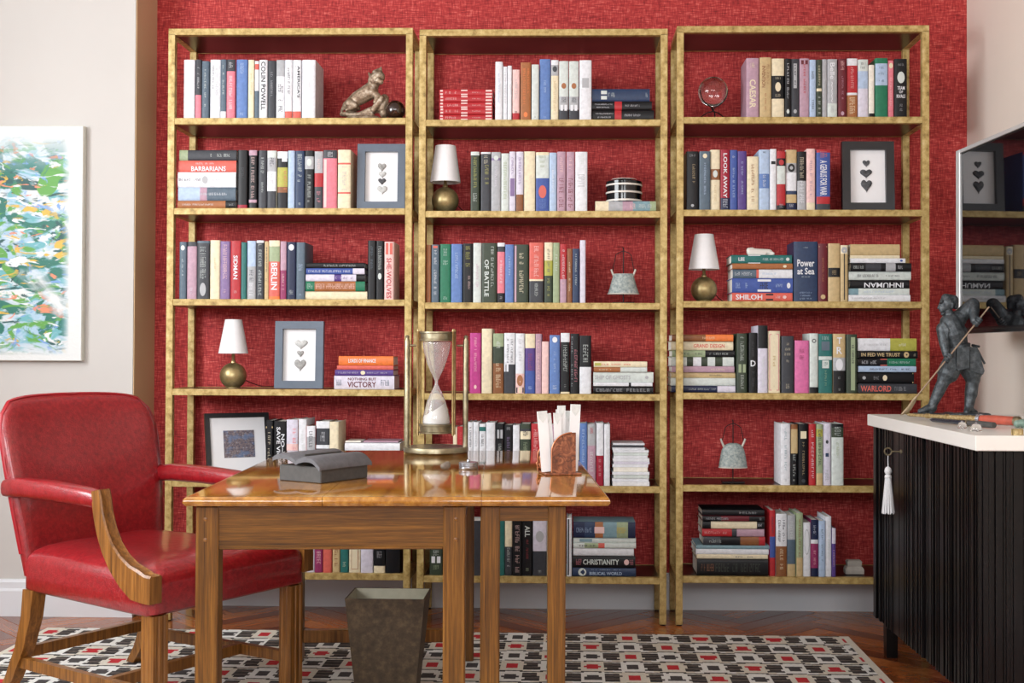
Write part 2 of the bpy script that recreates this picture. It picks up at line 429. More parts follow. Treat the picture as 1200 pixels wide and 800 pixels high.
def sash(name, p0, p1, z0, z1, axis, fixed):
    m = MB(); t = .025
    def bx(a0, a1, b0, b1):
        if axis == 'y': m.box(fixed - t, fixed + t, a0, a1, b0, b1)
        else: m.box(a0, a1, fixed - t, fixed + t, b0, b1)
    bx(p0, p0 + .06, z0, z1); bx(p1 - .06, p1, z0, z1); bx(p0, p1, z0, z0 + .06); bx(p0, p1, z1 - .06, z1)
    mid = (z0 + z1) / 2; bx(p0, p1, mid - .03, mid + .03); c = (p0 + p1) / 2; bx(c - .015, c + .015, z0, z1)
    o = m.build('window_frame', M['outside']); return o
for i, (a, b, z0, z1, ax, fx) in enumerate(((0.8, 3.4, .6, 2.7, 'y', XL - .05), (-2.45, -.95, .65, 2.75, 'x', YB - .05), (-.25, 1.25, .65, 2.75, 'x', YB - .05))):
    f = sash('f', a, b, z0, z1, ax, fx); f.name = 'window_%d' % (i + 1); tag(f, kind='structure')
# baseboards
bb = MB(); bb.loft([[(x, YW, 0), (x, YW - .022, 0), (x, YW - .022, .115), (x, YW - .012, .125), (x, YW - .012, .145), (x, YW, .155)] for x in (XP + .005, XR)])
struct(bb, 'baseboard_back', M['trim'])
bb = MB(); bb.loft([[(x, YP, 0), (x, YP - .022, 0), (x, YP - .022, .105), (x, YP - .013, .115), (x, YP - .013, .14), (x, YP - .006, .15), (x, YP, .152)] for x in (XL, XP + .014)])
struct(bb, 'baseboard_left', M['trim'])
bb = MB(); bb.loft([[(XR, y, 0), (XR - .022, y, 0), (XR - .022, y, .115), (XR - .012, y, .125), (XR - .012, y, .145), (XR, y, .155)] for y in (YB, YW - .022)])
struct(bb, 'baseboard_right', M['trim'])

# herringbone floor: the planks in view one by one, the rest joined
floor = struct(MB().box(XL, XR, YB, YW, -.06, -.012), 'floor', M['floor1'])
PW, PL = 0.082, 0.50
pm = MB().box(-PL / 2 + .0007, PL / 2 - .0007, -PW / 2 + .0007, PW / 2 - .0007, -.012, 0, b=.0012).mesh('plank', M['floor1'])
rest = MB(); n_single = 0
q = math.sqrt(.5)
cells = []
N = int(round(PL / PW))
for i in range(-60, 60):
    for j in range(-12, 12):
        # classic herringbone in a 45 degree frame: horizontal and vertical planks step by one plank width
        bx_, by_ = i * PW + j * PL * 1.0, i * PW - j * PL * 1.0
        cells.append((bx_ + PL / 2, by_ + PW / 2, 0)); cells.append((bx_ + PL + PW / 2, by_ - PL / 2 + PW, 1))
for (u, v, k) in cells:
    x = (u - v) * q - 0.7; y = (u + v) * q + 1.2
    if not (XL + .25 < x < XR - .05 and YB + .2 < y < YW - .03): 
        if not (XL - .2 < x < XR + .2 and YB - .2 < y < YW + .2): continue
    ang = PI / 4 + (PI / 2 if k else 0)
    vis = y > 4.28 and -2.55 < x < XR + .2
    if vis:
        o = bpy.data.objects.new('plank', pm); C.objects.link(o); o.parent = floor
        o.location = (x, y, -.0005 * RND.random()); o.rotation_euler = (0, 0, ang); n_single += 1
    elif y < 4.9:
        ca, sa = math.cos(ang), math.sin(ang); a, b = PL / 2 - .0007, PW / 2 - .0007
        rest.loft([[(x + ca * p - sa * r, y + sa * p + ca * r, z) for p, r in ((-a, -b), (a, -b), (a, b), (-a, b))] for z in (-.012, 0)], False, True)
tag(rest.build('plank_field', M['floor2'], floor), kind='stuff')

# ------------------------------------------------------------------ three gilded bookcases
YF = 4.87; BD = 0.31; PWD = 0.028; RH = 0.0265
CASES = {'L': (195.2, 482.4, 33.0, [138, 243.75, 350.5, 456, 563.5, 671.2]),
         'M': (490.2, 781.9, 34.0, [140, 247, 354.5, 461.3, 569.2, 675.8]),
         'R': (792.8, 1089.3, 30.0, [136.8, 245.6, 353, 460.7, 569, 676.3])}
SIDE = {'L': 'left', 'M': 'middle', 'R': 'right'}
SHZ = {}; CX = {}
for key, (pa, pb, ptop, ys) in CASES.items():
    x0 = at(pa, 305, YF).x; x1 = at(pb, 305, YF).x; pc = (pa + pb) / 2
    zt = at(pc, ptop, YF).z; zs = [at(pc, y, YF).z for y in ys]
    SHZ[key] = zs; CX[key] = (x0, x1)
    t = empty('bookcase', ((x0 + x1) / 2, YF, 0)); W = (x1 - x0) / 2
    tag(t, 'tall gilded open metal bookcase, %s' % {'L': 'the one nearest the abstract painting', 'M': 'the middle one of three', 'R': 'the one nearest the black sideboard'}[key], 'bookcase', 'gilded bookcases along the red wall')
    post = MB().box(-PWD / 2, PWD / 2, 0, PWD, 0, zt - RH, b=.0012).mesh('post', M['gold'])
    foot = MB().lathe([(.012, 0), (.012, .006)], 0, PWD / 2, 12).mesh('glide', M['iron'])
    for sx in (-1, 1):
        for y in (0, BD - PWD):
            o = bpy.data.objects.new('post', post); C.objects.link(o); o.parent = t; o.location = (sx * (W - PWD / 2), y, .005)
            g = bpy.data.objects.new('glide', foot); C.objects.link(g); g.parent = o; g.location = (0, 0, -.005)
    inn = W - PWD
    for i, z in enumerate([zt] + zs):
        top = i == 0
        ww = W if top else inn
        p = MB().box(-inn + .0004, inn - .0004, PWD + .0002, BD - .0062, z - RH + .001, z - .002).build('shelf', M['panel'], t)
        for y, d_ in ((0, PWD), (BD - .006, .006)):
            MB().box(-(ww if y == 0 else inn) + .0002, (ww if y == 0 else inn) - .0002, y, y + d_, z - RH, z, b=.0012).build('rail', M['gold'], p)
        for sx in (-1, 1):
            a = sx * (W - PWD / 2)
            MB().box(a - PWD / 2, a + PWD / 2, PWD + .0002, BD - PWD - .0002, z - RH, z, b=.0012).build('side_rail', M['gold'], p)

# ------------------------------------------------------------------ books
PAL = dict(
 W=(218, 220, 225), O=(226, 222, 210), G=(166, 168, 172), D=(56, 58, 64), K=(15, 15, 19), S=(84, 100, 114), B=(92, 122, 178), N=(28, 36, 66),
 L=(168, 188, 214), P=(214, 120, 134), R=(172, 42, 48), C=(204, 96, 84), E=(222, 210, 180), T=(192, 168, 124), Y=(206, 174, 70), U=(132, 84, 50),
 V=(126, 104, 148), A=(206, 202, 216), M=(140, 48, 92), Q=(40, 104, 100), F=(34, 112, 82), J=(150, 164, 130), X=(54, 64, 50), Z=(98, 28, 38),
 I=(176, 144, 160), H=(224, 120, 60), g=(200, 208, 204), b=(62, 84, 152), n=(42, 58, 88), m=(182, 62, 132), y=(170, 168, 76), w=(208, 108, 158), p=(84, 62, 128), t=(120, 150, 160), o=(158, 100, 60), r=(150, 26, 48), k=(226, 190, 186))
FONT = {}
def text_mesh(s):
    if s in FONT: return FONT[s]
    cu = bpy.data.curves.new('txt', 'FONT'); cu.body = s; cu.size = 1; cu.resolution_u = 2; cu.offset = 0.018
    ob = bpy.data.objects.new('txt', cu); C.objects.link(ob)
    dg = bpy.context.evaluated_depsgraph_get()
    me = bpy.data.meshes.new_from_object(ob.evaluated_get(dg))
    vs = [v.co.copy() for v in me.vertices]; fs = [list(p.vertices) for p in me.polygons]
    bpy.data.objects.remove(ob); bpy.data.curves.remove(cu); bpy.data.meshes.remove(me)
    x0 = min(v.x for v in vs); x1 = max(v.x for v in vs); y0 = min(v.y for v in vs); y1 = max(v.y for v in vs)
    r = ([((v.x - x0) / (x1 - x0), (v.y - y0) / (y1 - y0)) for v in vs], fs); FONT[s] = r; return r
def scribble(n, rnd):
    """letter-like strokes for lettering too small to read in the photograph"""
    vs = []; fs = []
    def q4(a, b, c, d):
        o = len(vs); vs.extend([(a, c), (b, c), (b, d), (a, d)]); fs.append((o, o + 1, o + 2, o + 3))
    for i in range(n):
        if n > 5 and rnd.random() < .14: continue
        x = i / n; w_ = .72 / n; s = .22 / n
        q4(x, x + s, 0, 1 if rnd.random() < .8 else .65)
        for zc in (.06, .5, .94):
            if rnd.random() < .5: q4(x + s, x + w_, max(0, zc - .08), min(1, zc + .08))
        if rnd.random() < .55: q4(x + w_ - s, x + w_, 0 if rnd.random() < .7 else .45, .62 if rnd.random() < .4 else 1)
    if not fs: q4(0, .2, 0, 1)
    return vs, fs

def book(h, t, d, bands, texts, loc, lying, rnd, board=None, flip=False, soft=False):
    """upright book: x across the spine, y into the shelf, z up; lying books turn about the spine axis"""
    root = empty('book', loc, rot=(0, -PI / 2, 0) if lying else (0, 0, 0))
    th = min(.0025, t * .14); bul = min(.004, t * .12)
    ang = [-1, -.8, -.45, 0, .45, .8, 1]
    outer = [(-t / 2, d)] + [(t / 2 * math.sin(a * PI / 2), bul * (1 - math.cos(a * PI / 2))) for a in ang] + [(t / 2, d)]
    inner = [(-t / 2 + th, d)] + [((t / 2 - th) * math.sin(a * PI / 2), th + bul * (1 - math.cos(a * PI / 2))) for a in ang] + [(t / 2 - th, d)]
    ring = outer + inner[::-1]; n = len(ring); no = len(outer)
    keys = [0.0] + [e for e, c in bands]; keys[-1] = 1.0
    cols = []
    for e, c in bands:
        if c not in cols: cols.append(c)
    bd = board or max(bands, key=lambda q_: q_[0] - ([0] + [e for e, c in bands])[[e for e, c in bands].index(q_[0])])[1]
    if bd not in cols: cols.append(bd)
    m = MB(); vs = []; fs = []; mi = []
    for kf in keys: vs += [(x, y, h * (1 - kf)) for x, y in ring]
    for k, (e, c) in enumerate(bands):
        for i in range(n):
            j = (i + 1) % n
            fs.append((k * n + i, (k + 1) * n + i, (k + 1) * n + j, k * n + j))
            mi.append(cols.index(c) if 1 <= i < no - 2 else cols.index(bd))
    L = len(keys) - 1
    for kk, rev in ((0, 0), (L, 1)):
        for i in range(no - 1):
            f = (kk * n + i, kk * n + i + 1, kk * n + n - 2 - i, kk * n + n - 1 - i)
            fs.append(f); mi.append(cols.index(bd))
    m.v = vs; m.f = [list(f) for f in fs]; m.mi = mi
    m.build('cover', [jacket(PAL[c]) for c in cols], root, 40)
    pg = MB(); a = t / 2 - th - .0002; g = .003
    pg.box(-a, a, th + bul + .0005, d - .004, g, h - g)
    pg.build('pages', M['paper'], root)
    def bg_at(f):
        for e, c in bands:
            if f <= e: return c
        return bands[-1][1]
    for tx in texts:
        s, c, a0, a1 = tx[0], tx[1], tx[2], tx[3]
        size = tx[4] if len(tx) > 4 else .5; off = tx[5] if len(tx) > 5 else 0.0; mode = tx[6] if len(tx) > 6 else 'v'
        if s[0] == '~': size *= .72; c = (c, bg_at((a0 + a1) / 2))
        if s == '#': tv, tf = [(0, 0), (1, 0), (1, 1), (0, 1)], [(0, 1, 2, 3)]
        elif s == '@': tv, tf = [(.5 + .5 * math.cos(2 * PI * i / 14), .5 + .5 * math.sin(2 * PI * i / 14)) for i in range(14)], [tuple(range(14))]
        elif s[0] == '~': tv, tf = scribble(int(len(s) * 1.7) + 1, rnd)
        else: tv, tf = text_mesh(s)
        yy = -.0007; mm = MB()
        pts = []
        for u, v in tv:
            if mode == 'v':            # runs down the spine
                if flip: u, v = 1 - u, 1 - v
                x = (v - .5) * size * t + off * t; z = h * (1 - (a0 + (a1 - a0) * u))
            else:                       # stands across the spine
                x = (u - .5) * size * t + off * t; z = h * (1 - (a1 + (a0 - a1) * v))
            sx_ = max(-1, min(1, x / (t / 2))); yc = bul * (1 - math.cos(math.asin(sx_)))
            pts.append((x, yy + yc * .8, z))
        mm.add(pts, tf)
        col = PAL[c] if isinstance(c, str) else tuple(int(.68 * p + .32 * q_) for p, q_ in zip(PAL[c[0]], PAL[c[1]]))
        ob = mm.build('lettering' if s not in '#@' else 'printed_panel', ink(col), root)
        if s not in '#@': ob['kind'] = 'stuff'
    return root

ORD = ['first', 'second', 'third', 'fourth', 'fifth', 'sixth', 'seventh', 'eighth', 'ninth', 'tenth', 'eleventh', 'twelfth', 'thirteenth', 'fourteenth', 'fifteenth', 'sixteenth', 'seventeenth', 'eighteenth', 'nineteenth', 'twentieth']
ROWN = ['top', 'second', 'third', 'fourth', 'fifth', 'bottom']
OFFS = {'L': (190, .25), 'M': (485, .25), 'R': (785, .25833)}
ROWY = [20, 150, 260, 360, 470, 580]
YS = YF + .012
def parse(bands):
    """'K' or 'K.3W' : colour letters, each followed by where it ends (percent down the spine)"""
    out = []; i = 0
    while i < len(bands):
        c = bands[i]; i += 1; num = ''
        while i < len(bands) and (bands[i].isdigit()): num += bands[i]; i += 1
        out.append((float(num) / 100 if num else 1.0, c))
    return out
def shelf_books(key, row, items):
    """items: ('u', x0, x1, top, bands, look, texts...) upright; ('s', [ (x0, x1, y0, y1, bands, look, texts...) top first ]) stack"""
    ox, sc = OFFS[key]; oy = ROWY[row]; z0 = SHZ[key][row] + .0006
    rnd = random.Random(100 * row + ord(key)); nu = 0; prev = -9
    stacks = [it for it in items if it[0] == 's']; ns = 0
    place = '%s shelf of %s bookcase' % (ROWN[row], SIDE[key])
    for it in items:
        if it[0] == 'u':
            _, a, b, top, bands, look = it[:6]; tx = list(it[6:])
            xa = at(ox + a * sc, 300, YS).x; xb = at(ox + b * sc, 300, YS).x
            h = at(ox + a * sc, oy + top * sc, YS).z - z0
            xa = max(xa, prev + .0006); prev = xb
            dpt = min(.245, h * .68) * (0.94 + .1 * rnd.random())
            o = book(h, xb - xa, dpt, parse(bands), tx, ((xa + xb) / 2, YS + rnd.random() * .008, z0), False, rnd)
            tag(o, '%s book, %s upright from left, %s' % (look, ORD[nu], place), 'book', 'upright books on the ' + place); nu += 1
        else:
            st = it[1]; ns += 1; dy = it[2] if len(it) > 2 else 0
            which = '' if len(stacks) == 1 else (' left' if ns == 1 else ' right')
            zz = z0; n = len(st); 
            for k in range(n - 1, -1, -1):
                a, b, y0, y1, bands, look = st[k][:6]; tx = list(st[k][6:])
                xa = at(ox + a * sc, 300, YS).x; xb = at(ox + b * sc, 300, YS).x; xa = max(xa, prev + .0006)
                th = (y1 - y0) * sc * YS / FPX
                zt = at(ox + a * sc, oy + y0 * sc, YS).z
                if zt - zz > .4 * th: th = zt - zz
                th = max(th - .0004, .004)
                L = xb - xa
                o = book(L, th, min(.23, L * .68), parse(bands), tx, (xb, YS + dy + rnd.random() * .012, zz + th / 2), True, rnd, flip=any(len(q_) > 7 for q_ in tx))
                tag(o, '%s book, %s from top of%s stack, %s' % (look, ORD[k], which, place), 'book', 'stacked books on the ' + place)
                zz += th + .0004
            prev = max(at(ox + s_[1] * sc, 300, YS).x for s_ in st)
# --- left bookcase
shelf_books('L', 0, [
 ('u', 92, 143, 198, 'W', 'plain white', ('~~~~~~', 'G', .3, .5, .25)),
 ('u', 147, 175, 198, 'D60P', 'grey and pink', ('~~~~~~~', 'W', .1, .5, .4)),
 ('u', 178, 211, 205, 'S', 'slim slate-blue', ('~~~~~~~~', 'g', .1, .8, .3)),
 ('u', 217, 265, 198, 'W', 'white grey-lettered', ('~~~~~~~~~', 'G', .08, .62, .4, .12), ('~~~~~~~', 'D', .1, .5, .22, -.22)),
 ('u', 267, 293, 198, 'S88W', 'blue-grey white-footed', ('~~~~~~~', 'g', .1, .6, .4)),
 ('u', 295, 335, 198, 'D20P', 'pink dark-topped', ('~~~~~~~~', 'W', .28, .85, .5), ('~~', 'W', .05, .15, .6)),
 ('u', 341, 392, 198, 'B', 'glossy mid-blue', ('~~~~~', 'L', .06, .25, .45), ('~~', 'L', .9, .95, .4)),
 ('u', 397, 424, 200, 'E', 'slim cream', ('~~~~~~', 'T', .2, .6, .3)),
 ('u', 427, 446, 205, 'W5C15W52S', 'slim white red-topped'),
 ('u', 448, 486, 200, 'W', 'white black-lettered', ('COLIN POWELL', 'K', .03, .86, .55)),
 ('u', 488, 525, 203, 'D', 'charcoal', ('~~~~~~~~', 'G', .2, .7, .35)),
 ('u', 528, 568, 200, 'G28W', 'grey and white sketch-covered', ('~~~', 'D', .42, .6, .8), ('~~~~', 'D', .64, .9, .6)),
 ('u', 570, 604, 200, 'W88C', 'white red-footed narrow', ('~~~~~~~', 'D', .14, .6, .45)),
 ('u', 606, 645, 200, 'W88C', 'white red-footed wide', ('AMERICA\'S', 'D', .1, .65, .3, .2), ('~~~~~~~', 'G', .1, .6, .2, -.2)),
 ('u', 650, 712, 200, 'W', 'thick plain white', ('~~~~', 'g', .2, .5, .2)),
])
shelf_books('L', 1, [
 ('s', [(72, 340, 100, 147, 'J15D', 'dark grey-green', ('~~~~~~~', 'g', .55, .9, .4)),
        (70, 341, 150, 203, 'C', 'salmon', ('BARBARIANS', 'W', .22, .82, .42, -.2), ('~~~~~~~', 'W', .3, .62, .2, .25)),
        (68, 341, 205, 272, 'W', 'thick white', ('~~~~~~~~~', 'D', .02, .4, .25), ('@', 'G', .42, .52, .5), ('~~~', 'G', .6, .72, .25)),
        (72, 342, 277, 335, 'L38I50S', 'pale blue and grey', ('~~~~~~', 'W', .4, .9, .25)),
        (70, 344, 340, 374, 'o82K', 'orange-brown black-ended', ('~~~~~~~~~~~~', 'W', .08, .62, .3), ('~~', 'G', .88, .96, .4))]),
 ('u', 350, 396, 103, 'K94r', 'black', ('~~~', 'D', .3, .5, .4)),
 ('u', 402, 440, 103, 'I9K85I90K', 'black pink-lettered', ('~~~~~~~~~', 'k', .12, .84, .55)),
 ('u', 446, 484, 103, 'D', 'dark grey', ('~~~~~~~', 'g', .1, .4, .5), ('~~~~~', 'g', .55, .75, .3)),
 ('u', 488, 530, 105, 'g12G36W70D', 'grey white-banded', ('~~', 'D', .12, .3, .6), ('~~~~', 'G', .4, .66, .5)),
 ('u', 535, 583, 108, 'W12K28y62U72K', 'black and lime', ('~~~~~', 'C', .3, .68, .35, .28), ('#', 'W', .02, .18, .5, .2)),
 ('u', 586, 617, 105, 'L', 'slim light blue'),
 ('u', 619, 662, 105, 'n', 'slate-navy white-lettered', ('~~~~~~', 'g', .06, .55, .62), ('~', 'g', .9, .95, .3)),
 ('u', 665, 707, 105, 'K10G32K', 'dark portrait-topped', ('~~~~~~~', 'g', .42, .9, .5), ('@', 'g', .14, .27, .55)),
 ('u', 709, 750, 108, 'G38R62D', 'grey red-patterned', ('~~~~', 'k', .1, .34, .5), ('~~~', 'P', .66, .9, .6)),
 ('u', 752, 816, 103, 'D14P', 'pink dark-headed', ('~~~', 'W', .03, .12, .5), ('#', 'k', .16, .98, .2, -.35)),
 ('u', 820, 880, 101, 'E22C25E72C75E', 'cream coral-striped', ('~MERICA~', 'G', .28, .7, .45)),
])
shelf_books('L', 2, [
 ('u', 80, 112, 93, 'S', 'slim slate-teal', ('@', 'g', .06, .15, .6), ('~~~~~', 'g', .3, .6, .3)),
 ('u', 115, 160, 92, 'D8I', 'mauve dark-topped', ('~~~~', 'A', .8, .92, .3)),
 ('u', 162, 220, 88, 'S4D', 'dark steel hatched', ('~~~~~~~~~~~~~~~', 'g', .08, .66, .62), ('@', 'G', .72, .95, .5)),
 ('u', 223, 268, 85, 'E', 'beige', ('~~~', 'T', .3, .5, .25)),
 ('u', 271, 316, 90, 'V', 'violet pale-lettered', ('~~~~~~~~~~', 'k', .06, .66, .55), ('~', 'k', .84, .9, .3)),
 ('u', 319, 367, 88, 'R', 'crimson', ('SIDMAN', 'W', .25, .66, .42), ('~~', 'k', .85, .9, .4)),
 ('u', 370, 394, 95, 'Q', 'slim dark teal'),
 ('u', 396, 437, 88, 'L44G', 'pale blue sketch', ('~~~', 'D', .5, .7, .6), ('~~~~', 'W', .72, .94, .6)),
 ('u', 440, 475, 86, 'W4D', 'black and white', ('~~~~~~~~~~', 'g', .06, .95, .55)),
 ('u', 478, 497, 90, 'T', 'slim beige', ('~~~~~~', 'D', .1, .7, .4)),
 ('u', 499, 550, 86, 'E10J36C95H', 'orange picture-topped', ('BERLIN', 'W', .38, .84, .55)),
 ('u', 552, 580, 90, 'I50M', 'slim plum', ('~~~~~~', 'k', .5, .85, .5)),
 ('u', 583, 625, 93, 'N', 'navy dot-topped', ('@', 'W', .04, .15, .6), ('~~', 'g', .84, .92, .6)),
 ('u', 628, 668, 95, 'S', 'slate grey', ('~~~~', 'L', .38, .5, .6), ('~', 'L', .9, .94, .3)),
 ('s', [(674, 948, 190, 213, 'K', 'black', ('~~~~~~~~~~~~', 'g', .3, .86, .5)),
        (674, 948, 216, 242, 'b80A', 'blue', ('~~~~~~~~~~~~~~', 'W', .04, .76, .55)),
        (672, 950, 244, 273, 'A48p60A85K', 'lavender', ('~~~~', 'V', .5, .8, .5)),
        (672, 950, 277, 320, 'F15o84F', 'green-ended striped', ('~~~~~~~~~~~~~~~', 'k', .17, .83, .7), ('~~', 'g', .03, .12, .7)),
        (665, 960, 324, 360, 'E', 'plain cream')]),
 ('u', 963, 1000, 86, 'K', 'blue-black', ('~~~~~', 'S', .1, .5, .4)),
 ('u', 1003, 1037, 88, 'K', 'black grey-lettered', ('~~~~~~~', 'g', .06, .5, .55), ('@', 'g', .55, .66, .5)),
 ('u', 1040, 1085, 92, 'k', 'pink-white red-lettered', ('SHE-WOLVES', 'R', .28, .98, .5), ('#', 'C', .02, .22, .7)),
])
shelf_books('L', 3, [
 ('s', [(828, 1085, 228, 270, 'H', 'orange', ('LORDS OF FINANCE', 'W', .18, .68, .4)),
        (820, 1085, 272, 290, 'C', 'thin coral'),
        (812, 1085, 292, 318, 'p', 'purple', ('~~~~~~~~~~', 'A', .06, .4, .4), ('@', 'E', .44, .52, .7), ('~~~~~~~', 'A', .55, .9, .3)),
        (808, 1090, 320, 385, 'A', 'thick pale maroon-lettered', ('NOTHING BUT', 'Z', .23, .7, .2, .26), ('VICTORY', 'Z', .22, .7, .42, -.14), ('~~', 'S', .04, .14, .6), ('~~', 'S', .78, .92, .6))]),
])
shelf_books('L', 4, [
 ('u', 490, 523, 90, 'K', 'black cream-lettered', ('~~~~~~~~', 'E', .2, .95, .5), ('#', 'T', .1, .13, .95)),
 ('u', 527, 585, 93, 'K', 'wide black white-lettered', ('SAVE VIC', 'W', .1, .62, .3, -.1), ('NO~E', 'W', .22, .6, .28, .25)),
 ('u', 588, 640, 86, 'A40k', 'lilac and pink', ('~~~~~~', 'P', .15, .7, .4, .2)),
 ('u', 642, 680, 84, 'W', 'white', ('~~~~~', 'g', .2, .6, .3)),
 ('u', 682, 722, 116, 'W20G45C', 'short white and red', ('~~~~', 'D', .1, .4, .6)),
 ('u', 725, 788, 94, 'W12D40W46D', 'charcoal white-banded', ('~~', 'W', .18, .34, .45, 0, 'h'), ('@', 'P', .55, .66, .3)),
 ('u', 790, 832, 96, 'E', 'thick cream'),
 ('s', [(860, 1118, 196, 232, 'W', 'white thick paperback'), (858, 1120, 234, 280, 'n', 'navy'), (856, 1122, 282, 326, 'o', 'brown'), (856, 1120, 328, 372, 'D', 'charcoal')]),
])
shelf_books('L', 5, [
 ('u', 596, 645, 120, 'T', 'tan'),
 ('u', 648, 682, 118, 'G', 'beige-grey', ('~~~~~~', 'E', .2, .7, .4)),
 ('u', 686, 722, 116, 'A', 'white-lilac'),
 ('u', 724, 760, 116, 'M', 'magenta speckled', ('~~~~~~~', 'k', .3, .9, .7)),
 ('u', 763, 803, 114, 'C', 'coral red'),
 ('u', 806, 840, 118, 'T', 'tan patterned', ('~~~~', 'U', .3, .9, .6)),
 ('u', 843, 880, 116, 'Q', 'dark green', ('~~~', 'E', .4, .6, .5), ('~~', 'E', .8, .9, .5)),
 ('u', 883, 936, 114, 'E', 'cream bordered', ('#', 'o', .1, .94, .6), ('#', 'E', .11, .93, .52)),
 ('u', 939, 996, 112, 'A', 'thick pale lavender'),
 ('u', 1000, 1052, 112, 'K87E', 'black cream-footed', ('~~~', 'W', .6, .72, .6, 0, 'h'), ('@', 'W', .4, .5, .4)),
 ('u', 1056, 1122, 118, 'K', 'thick black'),
])
# --- middle bookcase
RED5 = [('#', 'k', .02, .07, .8), ('~~~~', 'k', .12, .36, .5), ('#', 'k', .41, .53, .85), ('~~~~', 'k', .62, .78, .25), ('#', 'k', .87, .985, .8)]
shelf_books('M', 0, [
 ('s', [(113, 365, 335, 362, 'R') + ('red and cream set',) + tuple(RED5), (115, 365, 365, 393, 'R') + ('red and cream set',) + tuple(RED5),
        (114, 364, 395, 423, 'R') + ('red and cream set',) + tuple(RED5), (116, 365, 425, 452, 'R') + ('red and cream set',) + tuple(RED5),
        (114, 365, 454, 480, 'R') + ('red and cream set',) + tuple(RED5)]),
 ('u', 378, 412, 208, 'W', 'tall white', ('~~~~~~~', 'L', .2, .7, .3)),
 ('u', 415, 433, 230, 'W', 'slim white', ('~~~~~~~', 'G', .1, .7, .4)),
 ('u', 436, 455, 228, 'W', 'slim plain white'),
 ('u', 458, 492, 245, 'k86R', 'short pinkish white', ('~~~', 'K', .8, .86, .4), ('~~~~~', 'G', .2, .6, .4)),
 ('u', 497, 545, 212, 'o', 'brown orange-lettered', ('~~~~~~~~~', 'H', .1, .75, .35, -.15), ('~~~~~', 'H', .1, .55, .25, .25), ('@', 'H', .86, .95, .4)),
 ('u', 549, 583, 222, 'g', 'pale green-white', ('~', 'D', .93, .96, .2)),
 ('u', 586, 637, 195, 'B', 'tall blue', ('~~~~~', 'L', .35, .55, .3), ('~', 'L', .94, .97, .3)),
 ('u', 640, 675, 200, 'W8G26E', 'cream photo-topped', ('@', 'D', .1, .2, .6), ('~~~~~~~~', 'T', .35, .85, .4)),
 ('u', 678, 722, 205, 'g60G82D', 'grey landscape left-hand', ('@', 'o', .37, .47, .5), ('~~', 'D', .62, .7, .6), ('#', 'W', .74, .84, .7)),
 ('u', 725, 770, 205, 'g60G82D', 'grey landscape right-hand', ('@', 'o', .37, .47, .5), ('~~', 'D', .62, .7, .6), ('#', 'W', .74, .84, .7)),
 ('u', 774, 830, 202, 'W', 'wide white square-marked', ('#', 'G', .3, .46, .55)),
 ('s', [(832, 1105, 333, 388, 'n', 'thick navy', ('#', 'g', .16, .26, .7), ('~~~~', 'g', .28, .4, .5), ('~', 'g', .93, .96, .5)),
        (832, 1115, 392, 430, 'K38R50K', 'black red-banded upper', ('~~~~~~~~~', 'W', .05, .36, .2, .15), ('~~~~~~', 'W', .08, .3, .2, -.2), ('~~~~ ~~~~~', 'W', .54, .8, .3)),
        (836, 1125, 433, 475, 'K36R47K', 'black red-banded lower', ('~~~~~~~~~', 'W', .05, .34, .2, .15), ('~~~~~~', 'W', .08, .3, .2, -.2), ('~~~~ ~~~~~', 'W', .52, .78, .3))]),
])
shelf_books('M', 1, [
 ('u', 264, 305, 110, 'g6X', 'dark green lime-lettered', ('~~~~~~~~', 'y', .1, .62, .5), ('~~~~', 'g', .7, .9, .6)),
 ('u', 312, 358, 112, 'W3D', 'charcoal lime-lettered', ('~~~~~', 'y', .22, .55, .5, .1), ('~~~', 'E', .06, .2, .5)),
 ('u', 361, 405, 112, 'G10V14G', 'grey-mauve', ('@', 'g', .06, .14, .5), ('~~~~~~', 'A', .25, .6, .35)),
 ('u', 408, 444, 118, 'g', 'pale sage', ('~~~~~~~~', 'J', .15, .8, .5)),
 ('u', 446, 475, 110, 'A', 'slim lilac', ('#', 'V', .45, .75, .7), ('~~~~', 'V', .1, .4, .4)),
 ('u', 478, 512, 110, 'A72U', 'white brown-footed', ('~~~~~~~', 'V', .1, .6, .45)),
 ('u', 514, 567, 108, 'E', 'wide beige'),
 ('u', 571, 632, 112, 'E5g44b', 'white and blue', ('~~~~~', 'J', .06, .1, .7, 0, 'h'), ('~~~~~', 'J', .14, .18, .6, 0, 'h'), ('~~~~', 'J', .22, .26, .5, 0, 'h'), ('@', 'C', .56, .78, .6), ('~~~~', 'B', .8, .96, .7)),
 ('u', 634, 668, 115, 'L', 'pale blue-grey', ('~~~~~', 'W', .3, .7, .4)),
 ('u', 670, 710, 110, 'I', 'mauve speckled left-hand', ('~~~~~~~~', 'Z', .45, .95, .7), ('~~~~', 'k', .1, .35, .5)),
 ('u', 713, 752, 110, 'I', 'mauve speckled right-hand', ('~~~~~~~~', 'Z', .45, .95, .7), ('~~~~', 'k', .1, .35, .5)),
 ('u', 756, 812, 110, 'W', 'white grey-figured', ('~~~', 'G', .38, .6, .7), ('~~~~~', 'g', .05, .3, .5)),
 ('s', [(850, 1135, 341, 385, 'E22G45I62t90J', 'pastel picture-covered', ('~~~~', 'k', .56, .66, .7), ('~~~~~~~', 'g', .72, .96, .5))]),
])
